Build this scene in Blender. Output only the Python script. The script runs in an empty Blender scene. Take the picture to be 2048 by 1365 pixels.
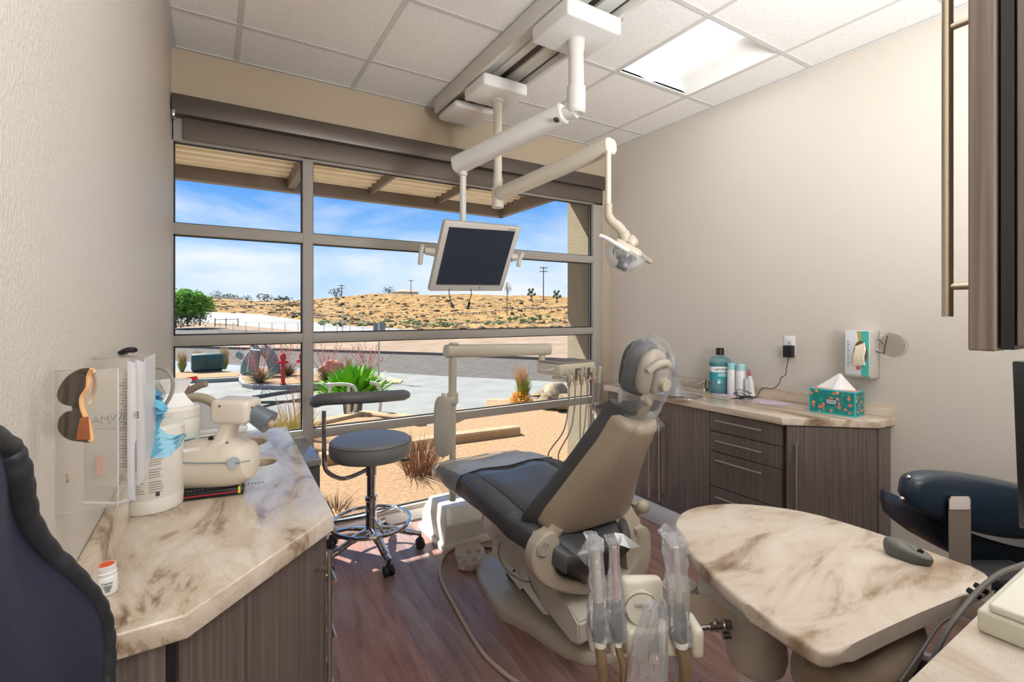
import bpy, bmesh, math, random
from mathutils import Vector, Matrix, noise
random.seed(7)
C = bpy.context.scene.collection
sc = bpy.context.scene
PI = math.pi
# ------------------------------------------------------------------ camera, world, sun, lamps, exposure
F, TH, Y0, CX, H = 972.0, 0.5523, 626.0, 1024.0, 1.34
cam = bpy.data.cameras.new('camera'); camo = bpy.data.objects.new('camera', cam); C.objects.link(camo)
cam.sensor_width = 36; cam.lens = 36*F/2048; cam.clip_start = 0.02; cam.clip_end = 900
cam.shift_y = (Y0-682.5)/2048
camo.location = (0, 0, H); camo.rotation_euler = (PI/2, 0, -TH)
sc.camera = camo
sc.view_settings.view_transform = 'Standard'; sc.view_settings.look = 'None'
sc.view_settings.exposure = 0.46; sc.view_settings.gamma = 1; sc.view_settings.use_curve_mapping = False

def lin(c):
    r = []
    for v in c[:3]:
        v = v/255.0
        r.append(v/12.92 if v <= 0.04045 else ((v+0.055)/1.055)**2.4)
    return (r[0], r[1], r[2], 1)

w = bpy.data.worlds.new('sky'); sc.world = w; w.use_nodes = True
nt = w.node_tree; N = nt.nodes; L = nt.links; N.clear()
tc = N.new('ShaderNodeTexCoord'); sep = N.new('ShaderNodeSeparateXYZ'); L.new(tc.outputs['Generated'], sep.inputs[0])
rmp = N.new('ShaderNodeValToRGB'); L.new(sep.outputs['Z'], rmp.inputs[0])
e = rmp.color_ramp.elements
e[0].position = 0.0; e[0].color = lin((206, 226, 244)); e[1].position = 0.62; e[1].color = lin((178, 200, 226))
m_ = e.new(0.10); m_.color = lin((168, 210, 250)); m_ = e.new(0.24); m_.color = lin((84, 158, 244)); m_ = e.new(0.36); m_.color = lin((84, 152, 236))
mp = N.new('ShaderNodeMapping'); mp.inputs['Scale'].default_value = (1.6, 2.2, 6.5); mp.inputs['Location'].default_value = (0.9, 0.35, 0.2)
mp.inputs['Rotation'].default_value = (0.0, 0.12, 0.0)
L.new(tc.outputs['Generated'], mp.inputs[0])
nz = N.new('ShaderNodeTexNoise'); nz.inputs['Scale'].default_value = 1.5; nz.inputs['Detail'].default_value = 7; nz.inputs['Roughness'].default_value = 0.55
nz.inputs['Distortion'].default_value = 0.5
L.new(mp.outputs[0], nz.inputs['Vector'])
cr = N.new('ShaderNodeValToRGB'); cr.color_ramp.elements[0].position = 0.42; cr.color_ramp.elements[1].position = 0.66
L.new(nz.outputs['Fac'], cr.inputs[0])
fade = N.new('ShaderNodeMapRange'); fade.inputs['From Min'].default_value = 0.36; fade.inputs['From Max'].default_value = 0.10
fade.inputs['To Min'].default_value = 0.0; fade.inputs['To Max'].default_value = 0.95
L.new(sep.outputs['Z'], fade.inputs['Value'])
mul = N.new('ShaderNodeMath'); mul.operation = 'MULTIPLY'; L.new(cr.outputs[0], mul.inputs[0]); L.new(fade.outputs[0], mul.inputs[1])
mx = N.new('ShaderNodeMix'); mx.data_type = 'RGBA'; L.new(mul.outputs[0], mx.inputs[0]); L.new(rmp.outputs[0], mx.inputs[6]); mx.inputs[7].default_value = lin((240, 244, 252))
bg = N.new('ShaderNodeBackground'); bg.inputs['Strength'].default_value = 0.80; L.new(mx.outputs[2], bg.inputs[0])
ow = N.new('ShaderNodeOutputWorld'); L.new(bg.outputs[0], ow.inputs[0])

sun = bpy.data.lights.new('sun', 'SUN'); sun.energy = 9.8; sun.angle = 0.009; sun.color = (1, 0.955, 0.88)
suno = bpy.data.objects.new('sun', sun); C.objects.link(suno)
suno.rotation_euler = Vector((-0.49, 0.87, 1.19)).to_track_quat('Z', 'Y').to_euler()
LAMP = 3.6      # emission of the ceiling troffers

# two added fill lights behind the camera, turned up at the ceiling
for fx, fy, fz, fe, aim in ((1.10, -1.05, 1.4, 62, (-0.05, 0.75, 1.0)), (0.6, -1.5, 1.6, 28, (0.25, 1.0, 0.9))):
    bnc = bpy.data.lights.new('ceiling_fill', 'AREA'); bnc.energy = fe*1.08; bnc.size = 0.8; bnc.spread = 2.4; bnc.color = (0.97, 0.98, 1)
    bnco = bpy.data.objects.new('ceiling_fill', bnc); C.objects.link(bnco)
    bnco.location = (fx, fy, fz); bnco.rotation_euler = (-Vector(aim)).to_track_quat('Z', 'Y').to_euler()

# ------------------------------------------------------------------ materials
MATS = {}
def newmat(name):
    m = bpy.data.materials.new(name); m.use_nodes = True
    return m, m.node_tree.nodes, m.node_tree.links, m.node_tree.nodes['Principled BSDF']
def mat(name, col, rough=0.5, metal=0.0, bump=0.0, bscale=200, var=0.0, vscale=8, coat=0.0, emit=None, es=1.0, spec=0.5):
    if name in MATS: return MATS[name]
    m, N, L, b = newmat(name)
    b.inputs['Base Color'].default_value = lin(col); b.inputs['Roughness'].default_value = rough
    b.inputs['Metallic'].default_value = metal; b.inputs['Coat Weight'].default_value = coat
    b.inputs['Specular IOR Level'].default_value = spec
    tc = N.new('ShaderNodeTexCoord')
    if var:
        n = N.new('ShaderNodeTexNoise'); n.inputs['Scale'].default_value = vscale; n.inputs['Detail'].default_value = 6
        L.new(tc.outputs['Object'], n.inputs['Vector'])
        r = N.new('ShaderNodeValToRGB'); c = lin(col)
        r.color_ramp.elements[0].position = 0.3; r.color_ramp.elements[1].position = 0.7
        r.color_ramp.elements[0].color = (c[0]*(1-var), c[1]*(1-var), c[2]*(1-var), 1)
        r.color_ramp.elements[1].color = (min(1, c[0]*(1+var)), min(1, c[1]*(1+var)), min(1, c[2]*(1+var)), 1)
        L.new(n.outputs['Fac'], r.inputs[0]); L.new(r.outputs[0], b.inputs['Base Color'])
    if bump:
        n = N.new('ShaderNodeTexNoise'); n.inputs['Scale'].default_value = bscale; n.inputs['Detail'].default_value = 3
        L.new(tc.outputs['Object'], n.inputs['Vector'])
        bp = N.new('ShaderNodeBump'); bp.inputs['Strength'].default_value = bump; bp.inputs['Distance'].default_value = 0.004
        L.new(n.outputs['Fac'], bp.inputs['Height']); L.new(bp.outputs[0], b.inputs['Normal'])
    if emit:
        b.inputs['Emission Color'].default_value = lin(emit); b.inputs['Emission Strength'].default_value = es
    MATS[name] = m
    return m
def glassy(name, col=(255, 255, 255), clear=0.85, rough=0.05, gloss=0.1, white=0.0):
    """thin see-through sheet: transparent + gloss by fresnel + a little haze"""
    if name in MATS: return MATS[name]
    m, N, L, b = newmat(name)
    b.inputs['Base Color'].default_value = lin(col); b.inputs['Roughness'].default_value = rough
    b.inputs['Specular IOR Level'].default_value = 0.6
    t = N.new('ShaderNodeBsdfTransparent'); t.inputs[0].default_value = lin(col) if white == 0 else (1, 1, 1, 1)
    lw = N.new('ShaderNodeLayerWeight'); lw.inputs['Blend'].default_value = 0.25
    mr = N.new('ShaderNodeMapRange'); mr.inputs['To Min'].default_value = 1-clear; mr.inputs['To Max'].default_value = min(1, 1-clear+gloss*3)
    L.new(lw.outputs['Fresnel'], mr.inputs['Value'])
    ms = N.new('ShaderNodeMixShader'); L.new(mr.outputs[0], ms.inputs[0]); L.new(t.outputs[0], ms.inputs[1]); L.new(b.outputs[0], ms.inputs[2])
    L.new(ms.outputs[0], N['Material Output'].inputs[0])
    MATS[name] = m
    return m
def window_glass():
    m, N, L, b = newmat('window_glass'); N.remove(b)
    t = N.new('ShaderNodeBsdfTransparent'); t.inputs[0].default_value = (0.97, 0.985, 0.98, 1)
    g = N.new('ShaderNodeBsdfGlossy'); g.inputs['Roughness'].default_value = 0.0
    lw = N.new('ShaderNodeLayerWeight'); lw.inputs['Blend'].default_value = 0.08
    mr = N.new('ShaderNodeMath'); mr.operation = 'MULTIPLY'; mr.inputs[1].default_value = 0.5; L.new(lw.outputs['Fresnel'], mr.inputs[0])
    ms = N.new('ShaderNodeMixShader'); L.new(mr.outputs[0], ms.inputs[0]); L.new(t.outputs[0], ms.inputs[1]); L.new(g.outputs[0], ms.inputs[2])
    L.new(ms.outputs[0], N['Material Output'].inputs[0]); return m
def ramp_mat(name, stops, scale=(1, 1, 1), nscale=5, detail=8, distortion=0.0, rough=0.4, bump=0.0, rot=(0, 0, 0), coat=0.0, nrough=0.6, speck=None, spec=0.5):
    if name in MATS: return MATS[name]
    m, N, L, b = newmat(name)
    tc = N.new('ShaderNodeTexCoord'); mp = N.new('ShaderNodeMapping'); mp.inputs['Scale'].default_value = scale; mp.inputs['Rotation'].default_value = rot
    L.new(tc.outputs['Object'], mp.inputs[0])
    n = N.new('ShaderNodeTexNoise'); n.inputs['Scale'].default_value = nscale; n.inputs['Detail'].default_value = detail
    n.inputs['Distortion'].default_value = distortion; n.inputs['Roughness'].default_value = nrough
    L.new(mp.outputs[0], n.inputs['Vector'])
    r = N.new('ShaderNodeValToRGB'); el = r.color_ramp.elements
    el[0].position = stops[0][0]; el[0].color = lin(stops[0][1]); el[1].position = stops[-1][0]; el[1].color = lin(stops[-1][1])
    for p, c in stops[1:-1]:
        q = el.new(p); q.color = lin(c)
    L.new(n.outputs['Fac'], r.inputs[0])
    out = r.outputs[0]
    if speck:
        v = N.new('ShaderNodeTexNoise'); v.inputs['Scale'].default_value = speck[0]; v.inputs['Detail'].default_value = 2; L.new(tc.outputs['Object'], v.inputs['Vector'])
        r2 = N.new('ShaderNodeValToRGB'); r2.color_ramp.elements[0].position = speck[1]; r2.color_ramp.elements[1].position = speck[1]+0.08
        r2.color_ramp.elements[0].color = (0, 0, 0, 1); r2.color_ramp.elements[1].color = (1, 1, 1, 1)
        L.new(v.outputs['Fac'], r2.inputs[0])
        mu = N.new('ShaderNodeMath'); mu.operation = 'MULTIPLY'; mu.inputs[1].default_value = speck[3]; L.new(r2.outputs[0], mu.inputs[0])
        mx = N.new('ShaderNodeMix'); mx.data_type = 'RGBA'; L.new(mu.outputs[0], mx.inputs[0]); L.new(out, mx.inputs[6]); mx.inputs[7].default_value = lin(speck[2])
        out = mx.outputs[2]
    L.new(out, b.inputs['Base Color'])
    b.inputs['Roughness'].default_value = rough; b.inputs['Coat Weight'].default_value = coat; b.inputs['Specular IOR Level'].default_value = spec
    if bump:
        bp = N.new('ShaderNodeBump'); bp.inputs['Strength'].default_value = bump; bp.inputs['Distance'].default_value = 0.01
        L.new(n.outputs['Fac'], bp.inputs['Height']); L.new(bp.outputs[0], b.inputs['Normal'])
    MATS[name] = m
    return m

WALL = mat('wall_paint', (206, 198, 187), 0.55, bump=0.35, bscale=160)
CREAM = mat('cream_plastic', (214, 207, 192), 0.35, coat=0.2)
BEIGE = mat('beige_plastic', (178, 166, 146), 0.4, coat=0.15)
BEIGE2 = mat('warm_beige_plastic', (188, 177, 158), 0.35, coat=0.2)
GREYP = mat('putty_grey_plastic', (158, 148, 134), 0.45)
WHITEP = mat('white_plastic', (228, 228, 226), 0.35, coat=0.2)
OFFW = mat('off_white_enamel', (222, 216, 204), 0.3, coat=0.3)
BLACKP = mat('black_plastic', (22, 22, 24), 0.4)
DGREY = mat('dark_grey_plastic', (62, 62, 64), 0.45)
CHROME = mat('chrome', (215, 215, 218), 0.12, 1.0)
STEEL = mat('brushed_steel', (196, 190, 180), 0.32, 1.0)
ALU = mat('window_frame_paint', (168, 162, 154), 0.4, spec=0.4)
DFRAME = mat('dark_bronze_paint', (92, 82, 74), 0.45)
LEATH = mat('grey_vinyl', (74, 76, 78), 0.38, bump=0.15, bscale=300, coat=0.1)
STOOLV = mat('stool_grey_vinyl', (122, 121, 119), 0.4, bump=0.1, bscale=300)
NAVY = mat('blue_black_vinyl', (34, 46, 60), 0.33, bump=0.1, bscale=300, coat=0.15)
WOOD = ramp_mat('dark_laminate', [(0.25, (84, 73, 69)), (0.5, (102, 91, 85)), (0.75, (122, 110, 102))], scale=(90, 90, 1.5), nscale=1.6, detail=5, rough=0.32, nrough=0.5)
STONE = ramp_mat('stone_top', [(0.30, (92, 74, 60)), (0.37, (150, 128, 106)), (0.44, (198, 182, 160)), (0.60, (222, 211, 196)), (0.75, (206, 190, 170))],
                 scale=(2.4, 0.9, 2.0), nscale=3.0, detail=9, distortion=1.3, rough=0.22, coat=0.25, nrough=0.62, rot=(0, 0, 0.5), speck=(260, 0.62, (160, 138, 112), 0.35))
GLASS = window_glass()
ACRYL = glassy('clear_acrylic', (246, 244, 240), 0.92, 0.05, 0.12)
ACRYLE = glassy('acrylic_edge', (250, 250, 252), 0.70, 0.1, 0.3)
FILM = glassy('plastic_film', (240, 242, 244), 0.95, 0.12, 0.16, white=1)
FILM2 = glassy('milky_film', (225, 228, 232), 0.74, 0.2, 0.35, white=1)
HOSE = mat('grey_hose', (150, 142, 130), 0.45)
PAPER = mat('paper', (235, 232, 226), 0.7)
INK = mat('ink', (70, 68, 66), 0.7)
RUBBER = mat('black_rubber', (28, 28, 30), 0.6)

# ------------------------------------------------------------------ geometry helpers
FW = Vector((math.sin(TH), math.cos(TH), 0)); RT = Vector((math.cos(TH), -math.sin(TH), 0)); CAM = Vector((0, 0, H))
def ray(px, py): return FW + RT*((px-CX)/F) + Vector((0, 0, (Y0-py)/F))
def V(px, py, d): return CAM + ray(px, py)*d                     # a point at depth d
def P(px, py, X=None, Y=None, Z=None):                           # a point on a plane of the room
    r = ray(px, py)
    t = X/r.x if X is not None else (Y/r.y if Y is not None else (Z-H)/r.z)
    return CAM + r*t
def spline(pts, n=8, closed=False):
    pts = [Vector(p) for p in pts]; out = []; m = len(pts)
    segs = m if closed else m-1
    for i in range(segs):
        if closed: a, b, c, d = pts[i-1], pts[i], pts[(i+1) % m], pts[(i+2) % m]
        else: a, b, c, d = pts[max(i-1, 0)], pts[i], pts[i+1], pts[min(i+2, m-1)]
        for k in range(n):
            t = k/n
            out.append(0.5*((2*b)+(c-a)*t+(2*a-5*b+4*c-d)*t*t+(3*b-a-3*c+d)*t**3))
    if not closed: out.append(pts[-1])
    return out
def lerp(table, x):
    if x <= table[0][0]: return table[0][1]
    for (a, va), (b, vb) in zip(table, table[1:]):
        if x <= b: return va+(vb-va)*(x-a)/(b-a)
    return table[-1][1]
def spline2(pts, n): return [(p.x, p.y) for p in spline([(a, b, 0) for a, b in pts], n)]
class B:
    def __init__(s): s.bm = bmesh.new()
    def merge(s, t):
        me = bpy.data.meshes.new('t'); t.to_mesh(me); t.free(); s.bm.from_mesh(me); bpy.data.meshes.remove(me); return s
    def box(s, x0, x1, y0, y1, z0, z1, bev=0.0, seg=2, mtx=None):
        t = bmesh.new(); bmesh.ops.create_cube(t, size=1)
        for v in t.verts: v.co = Vector(((x0+x1)/2+v.co.x*(x1-x0), (y0+y1)/2+v.co.y*(y1-y0), (z0+z1)/2+v.co.z*(z1-z0)))
        if bev: bmesh.ops.bevel(t, geom=t.edges[:], offset=bev, segments=seg, affect='EDGES', profile=0.5)
        if mtx: t.transform(mtx)
        return s.merge(t)
    def obox(s, c, size, rot=None, bev=0.0, seg=2):
        m = Matrix.Translation(Vector(c)) @ (rot if rot else Matrix())
        return s.box(-size[0]/2, size[0]/2, -size[1]/2, size[1]/2, -size[2]/2, size[2]/2, bev, seg, m)
    def loft(s, rings, cap=True, closed=True):
        bm = s.bm; R = [[bm.verts.new(Vector(p)) for p in r] for r in rings]
        n = len(R[0])
        for a, b in zip(R, R[1:]):
            for i in range(n if closed else n-1):
                j = (i+1) % n
                bm.faces.new((a[i], a[j], b[j], b[i]))
        if cap and closed:
            bm.faces.new(list(reversed(R[0]))); bm.faces.new(R[-1])
        return s
    def tube(s, pts, r, n=10, closed=False, flat=1.0, up=None):
        pts = [Vector(p) for p in pts]; m = len(pts); rings = []
        t0 = (pts[1]-pts[0]).normalized()
        u = Vector(up) if up else (Vector((0, 0, 1)) if abs(t0.z) < 0.9 else Vector((1, 0, 0)))
        for i, p in enumerate(pts):
            if closed: t = pts[(i+1) % m]-pts[i-1]
            else: t = pts[min(i+1, m-1)]-pts[max(i-1, 0)]
            if t.length < 1e-9: t = t0
            t.normalize(); a = t.cross(u)
            if a.length < 1e-4: a = t.cross(Vector((1, 0.3, 0)))
            a.normalize(); b = a.cross(t).normalized()
            if not up: u = b
            rr = r[i] if isinstance(r, (list, tuple)) else r
            rings.append([p+a*rr*math.cos(2*PI*k/n)+b*rr*flat*math.sin(2*PI*k/n) for k in range(n)])
        if closed: rings.append(rings[0])
        if closed:
            bm = s.bm; R = [[bm.verts.new(q) for q in rg] for rg in rings[:-1]]
            for i in range(m):
                a_, b_ = R[i], R[(i+1) % m]
                for k in range(n): bm.faces.new((a_[k], a_[(k+1) % n], b_[(k+1) % n], b_[k]))
            return s
        return s.loft(rings)
    def cyl(s, p0, p1, r0, r1=None, n=20): return s.tube([p0, Vector(p0)*0.999+Vector(p1)*0.001, Vector(p0)*0.001+Vector(p1)*0.999, p1], [r0, r0, r1 if r1 is not None else r0, r1 if r1 is not None else r0], n)
    def lathe(s, prof, c=(0, 0, 0), n=28, axis=None, sx=1, sy=1):
        c = Vector(c); q = Vector(axis).to_track_quat('Z', 'Y').to_matrix() if axis else Matrix.Identity(3)
        rings = [[c+q @ Vector((max(r, 1e-4)*sx*math.cos(2*PI*k/n), max(r, 1e-4)*sy*math.sin(2*PI*k/n), z)) for k in range(n)] for r, z in prof]
        return s.loft(rings)
    def prism(s, poly, z0, z1, bev=0.0, seg=2, mtx=None):
        t = bmesh.new(); vs = [t.verts.new((p[0], p[1], z0)) for p in poly]; f = t.faces.new(vs)
        f.normal_update()
        if f.normal.z > 0: f.normal_flip()
        r = bmesh.ops.extrude_face_region(t, geom=[f])
        for v in r['geom']:
            if isinstance(v, bmesh.types.BMVert): v.co.z = z1
        if bev:
            ed = [e for e in t.edges if abs(e.verts[0].co.z-e.verts[1].co.z) < 1e-6]
            bmesh.ops.bevel(t, geom=ed, offset=bev, segments=seg, affect='EDGES', profile=0.5)
        if mtx: t.transform(mtx)
        return s.merge(t)
    def panel(s, c4, th, bev=0.0):
        """slab from 4 corners, thickness th away from the camera side normal"""
        c4 = [Vector(c) for c in c4]; n = (c4[1]-c4[0]).cross(c4[3]-c4[0]).normalized()
        if n.dot(c4[0]-CAM) < 0: n = -n
        t = bmesh.new(); a = [t.verts.new(c) for c in c4]; b = [t.verts.new(c+n*th) for c in c4]
        t.faces.new(a); t.faces.new(b[::-1])
        for i in range(4): t.faces.new((a[i], b[i], b[(i+1) % 4], a[(i+1) % 4]))
        bmesh.ops.recalc_face_normals(t, faces=t.faces[:])
        if bev: bmesh.ops.bevel(t, geom=t.edges[:], offset=bev, segments=3, affect='EDGES', profile=0.5)
        return s.merge(t)
    def ball(s, c, r, sx=1, sy=1, sz=1, u=16, v=10, rot=None):
        t = bmesh.new(); bmesh.ops.create_uvsphere(t, u_segments=u, v_segments=v, radius=r)
        m = Matrix.Translation(Vector(c)) @ (rot if rot else Matrix()) @ Matrix.Diagonal((sx, sy, sz, 1)); t.transform(m); return s.merge(t)
    def rock(s, c, r, sx=1, sy=1, sz=1, seed=0, sub=2, amp=0.35, fq=1.3):
        t = bmesh.new(); bmesh.ops.create_icosphere(t, subdivisions=sub, radius=1)
        for v in t.verts:
            k = 1+amp*noise.noise(v.co*fq+Vector((seed*3.1, seed*1.7, 0))); v.co = Vector((v.co.x*sx, v.co.y*sy, v.co.z*sz))*k*r+Vector(c)
        return s.merge(t)
    def blade(s, base, tip, wd, bend=0.0):
        base = Vector(base); tip = Vector(tip); d = tip-base; sd = Vector((random.uniform(-1, 1), random.uniform(-1, 1), 0)).normalized()*wd
        mid = base+d*0.55+Vector((0, 0, bend)); bm = s.bm
        v = [bm.verts.new(q) for q in (base-sd, base+sd, mid+sd*0.8, tip, mid-sd*0.8)]
        bm.faces.new((v[0], v[1], v[2], v[4])); bm.faces.new((v[4], v[2], v[3])); return s

RM = {}
def finish(o, label=None, cat=None, group=None, kind=None):
    if label: o['label'] = label
    if cat: o['category'] = cat
    if group: o['group'] = group
    if kind: o['kind'] = kind
    return o
def thing(name, label, cat, loc=(0, 0, 0), rotz=0.0, group=None, kind=None):
    o = bpy.data.objects.new(name, None); C.objects.link(o); o.empty_display_size = 0.05
    o.location = loc; o.rotation_euler = (0, 0, rotz)
    RM[o.name] = Matrix.Translation(Vector(loc)) @ Matrix.Rotation(rotz, 4, 'Z')
    return finish(o, label, cat, group, kind)
def part(name, b, m, parent, label=None, flat=False, ang=30):
    """b holds world-space geometry; linked as one mesh child"""
    bm = b.bm; bmesh.ops.recalc_face_normals(bm, faces=bm.faces[:])
    R = RM[parent.name] if parent else Matrix()
    bm.transform(R.inverted())
    me = bpy.data.meshes.new(name); bm.to_mesh(me); bm.free()
    me.materials.append(m)
    o = bpy.data.objects.new(name, me); C.objects.link(o)
    if parent: o.parent = parent; RM[o.name] = R
    if not flat:
        for p in me.polygons: p.use_smooth = True
        me.set_sharp_from_angle(angle=math.radians(ang))
    if label: o['label'] = label
    return o
def solo(name, b, m, label, cat, group=None, kind=None, flat=False, ang=30, loc=None):
    """a thing that is one mesh; origin at its base"""
    vs = [v.co for v in b.bm.verts]
    if loc is None:
        xs = [v.x for v in vs]; ys = [v.y for v in vs]; loc = Vector(((min(xs)+max(xs))/2, (min(ys)+max(ys))/2, min(v.z for v in vs)))
    loc = Vector(loc)
    b.bm.transform(Matrix.Translation(-loc))
    o = part(name, b, m, None, None, flat, ang); o.location = loc
    RM[o.name] = Matrix.Translation(loc)
    return finish(o, label, cat, group, kind)
def struct(name, b, m, flat=False): 
    o = part(name, b, m, None, None, flat); o['kind'] = 'structure'; return o
def text_mesh(txt, size, mtx, name, m, parent, depth=0.0006, mirror=False):
    cu = bpy.data.curves.new('txt', 'FONT'); cu.body = txt; cu.size = size; cu.extrude = depth; cu.align_x = 'CENTER'; cu.align_y = 'CENTER'
    to = bpy.data.objects.new('txt', cu); C.objects.link(to)
    dg = bpy.context.evaluated_depsgraph_get(); dg.update()
    me = bpy.data.meshes.new_from_object(to.evaluated_get(dg)); bpy.data.objects.remove(to); bpy.data.curves.remove(cu)
    b = B(); b.bm.from_mesh(me); bpy.data.meshes.remove(me)
    if mirror: b.bm.transform(Matrix.Diagonal((-1, 1, 1, 1)))
    b.bm.transform(mtx)
    return part(name, b, m, parent, flat=True)
def frame_mtx(o, xdir, ydir):
    x = Vector(xdir).normalized(); y = Vector(ydir).normalized(); z = x.cross(y).normalized(); y = z.cross(x)
    return Matrix(((x.x, y.x, z.x, o[0]), (x.y, y.y, z.y, o[1]), (x.z, y.z, z.z, o[2]), (0, 0, 0, 1)))
def poly_holes(outer, holes, z0, z1, bev=0.0):
    """plate with real holes, from a 2D curve"""
    cu = bpy.data.curves.new('p', 'CURVE'); cu.dimensions = '2D'; cu.fill_mode = 'BOTH'; cu.extrude = (z1-z0)/2-bev; cu.bevel_depth = bev; cu.bevel_resolution = 2; cu.offset = -bev
    for pl in [outer]+holes:
        sp = cu.splines.new('POLY'); sp.points.add(len(pl)-1)
        for p, q in zip(sp.points, pl): p.co = (q[0], q[1], 0, 1)
        sp.use_cyclic_u = True
    to = bpy.data.objects.new('p', cu); C.objects.link(to)
    dg = bpy.context.evaluated_depsgraph_get(); dg.update()
    me = bpy.data.meshes.new_from_object(to.evaluated_get(dg)); bpy.data.objects.remove(to); bpy.data.curves.remove(cu)
    b = B(); b.bm.from_mesh(me); bpy.data.meshes.remove(me); b.bm.transform(Matrix.Translation((0, 0, (z0+z1)/2)))
    bmesh.ops.remove_doubles(b.bm, verts=b.bm.verts[:], dist=1e-5)
    return b
def ellipse(cx, cy, a, b, n=32): return [(cx+a*math.cos(2*PI*k/n), cy+b*math.sin(2*PI*k/n)) for k in range(n)]
def copy_tree(o, parent=None, loc=None, label=None):
    c = o.copy(); C.objects.link(c)
    if parent: c.parent = parent
    if loc is not None: c.location = loc
    if label: c['label'] = label
    for ch in list(o.children): copy_tree(ch, c)
    return c

# ------------------------------------------------------------------ the room
XL, XR, YW, ZC = -0.18, 2.837, 3.04, H+1.367
YB = -2.0
def floor_mat():
    m, N, L, b = newmat('plank_floor')
    tc = N.new('ShaderNodeTexCoord'); mp = N.new('ShaderNodeMapping'); mp.inputs['Rotation'].default_value = (0, 0, PI/2+0.05)
    L.new(tc.outputs['Object'], mp.inputs[0])
    br = N.new('ShaderNodeTexBrick'); br.inputs['Scale'].default_value = 1; br.inputs['Brick Width'].default_value = 1.22; br.inputs['Row Height'].default_value = 0.152
    br.inputs['Mortar Size'].default_value = 0.0012; br.offset = 0.37; br.inputs['Bias'].default_value = 0
    br.inputs['Color1'].default_value = lin((150, 106, 92)); br.inputs['Color2'].default_value = lin((122, 112, 114)); br.inputs['Mortar'].default_value = lin((44, 34, 34))
    L.new(mp.outputs[0], br.inputs['Vector'])
    mp2 = N.new('ShaderNodeMapping'); mp2.inputs['Scale'].default_value = (1.2, 9, 1); L.new(mp.outputs[0], mp2.inputs[0])
    n = N.new('ShaderNodeTexNoise'); n.inputs['Scale'].default_value = 2.2; n.inputs['Detail'].default_value = 9; n.inputs['Roughness'].default_value = 0.65; n.inputs['Distortion'].default_value = 0.6
    L.new(mp2.outputs[0], n.inputs['Vector'])
    r = N.new('ShaderNodeValToRGB'); el = r.color_ramp.elements
    el[0].position = 0.33; el[0].color = lin((70, 54, 52)); el[1].position = 0.70; el[1].color = lin((168, 156, 150))
    q = el.new(0.45); q.color = lin((136, 96, 86)); q = el.new(0.56); q.color = lin((156, 124, 114))
    L.new(n.outputs['Fac'], r.inputs[0])
    mx = N.new('ShaderNodeMix'); mx.data_type = 'RGBA'; mx.inputs[0].default_value = 0.48; L.new(br.outputs['Color'], mx.inputs[6]); L.new(r.outputs[0], mx.inputs[7])
    L.new(mx.outputs[2], b.inputs['Base Color']); b.inputs['Roughness'].default_value = 0.33
    bp = N.new('ShaderNodeBump'); bp.inputs['Strength'].default_value = 0.15; bp.inputs['Distance'].default_value = 0.003; L.new(n.outputs['Fac'], bp.inputs['Height']); L.new(bp.outputs[0], b.inputs['Normal'])
    return m
struct('floor', B().box(XL-0.1, XR+0.1, YB-0.1, YW+0.02, -0.08, 0), floor_mat(), True)
TILE = ramp_mat('ceiling_tile', [(0.3, (224, 223, 221)), (0.42, (236, 235, 233)), (0.7, (240, 239, 237))], nscale=90, detail=4, rough=0.9, bump=0.25, spec=0.1)
# the troffer openings are real holes in the ceiling
GX, GY, S = 0.112, 2.645, 0.6096
def cell(i, j): return (GX+i*S, GX+(i+1)*S, GY-(j+1)*S, GY-j*S)     # i to the right, j towards the camera
holes = []
lights = [(3, 1), (3, 3), (0, 5), (0, 3)]
for i, j in lights:
    x0, x1, y0, y1 = cell(i, j); holes.append([(x0+.01, y0+.01), (x1-.01, y0+.01), (x1-.01, y1-.01), (x0+.01, y1-.01)])
ceil = poly_holes([(XL-.1, YB-.1), (XR+.1, YB-.1), (XR+.1, YW+.1), (XL-.1, YW+.1)], holes, ZC, ZC+0.02)
struct('ceiling', ceil, TILE, True)
TBAR = mat('grid_white', (206, 205, 202), 0.6)
b = B()
for i in range(0, 5): b.box(GX+i*S-.012, GX+i*S+.012, YB, YW, ZC-.003, ZC+.001)
for j in range(-0, 8): b.box(XL, XR, GY-j*S-.012, GY-j*S+.012, ZC-.0032, ZC+.001)
struct('trim_1', b, TBAR, True)
b = B().box(XL, XL+.022, YB, YW, ZC-.004, ZC+.001).box(XR-.022, XR, YB, YW, ZC-.004, ZC+.001).box(XL, XR, YW-.022, YW, ZC-.0042, ZC+.001)
b.box(XL, XL+.003, YB, YW, ZC-.022, ZC).box(XR-.003, XR, YB, YW, ZC-.012, ZC)
struct('trim_2', b, TBAR, True)
struct('wall_left', B().box(XL-.12, XL, YB, YW+.12, 0, ZC), WALL, True)
struct('wall_right', B().box(XR, XR+.12, YB, YW+.12, 0, ZC), WALL, True)
struct('wall_rear', B().box(XL-.12, XR+.12, YB-.12, YB, 0, ZC), WALL, True)
struct('wall_partition', B().box(0.62, 1.10, -0.30, -0.17, 0, ZC), WALL, True)
WX0, WX1 = XL, 2.757
struct('wall_window', B().box(XL, XR, YW, YW+.14, 2.44, ZC).box(WX1, XR, YW, YW+.14, 0, 2.44), mat('shaded_tan_paint', (184, 168, 144), .55, bump=.35, bscale=160), True)  # wall paint taken to a darker tan, this wall's shade put into the colour
BASEB = mat('white_baseboard', (226, 226, 224), 0.4)
struct('baseboard_right', B().box(XR-.012, XR, -.15, 1.03, 0, .10, .002), mat('tan_baseboard', (178, 164, 146), .5))
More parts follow.
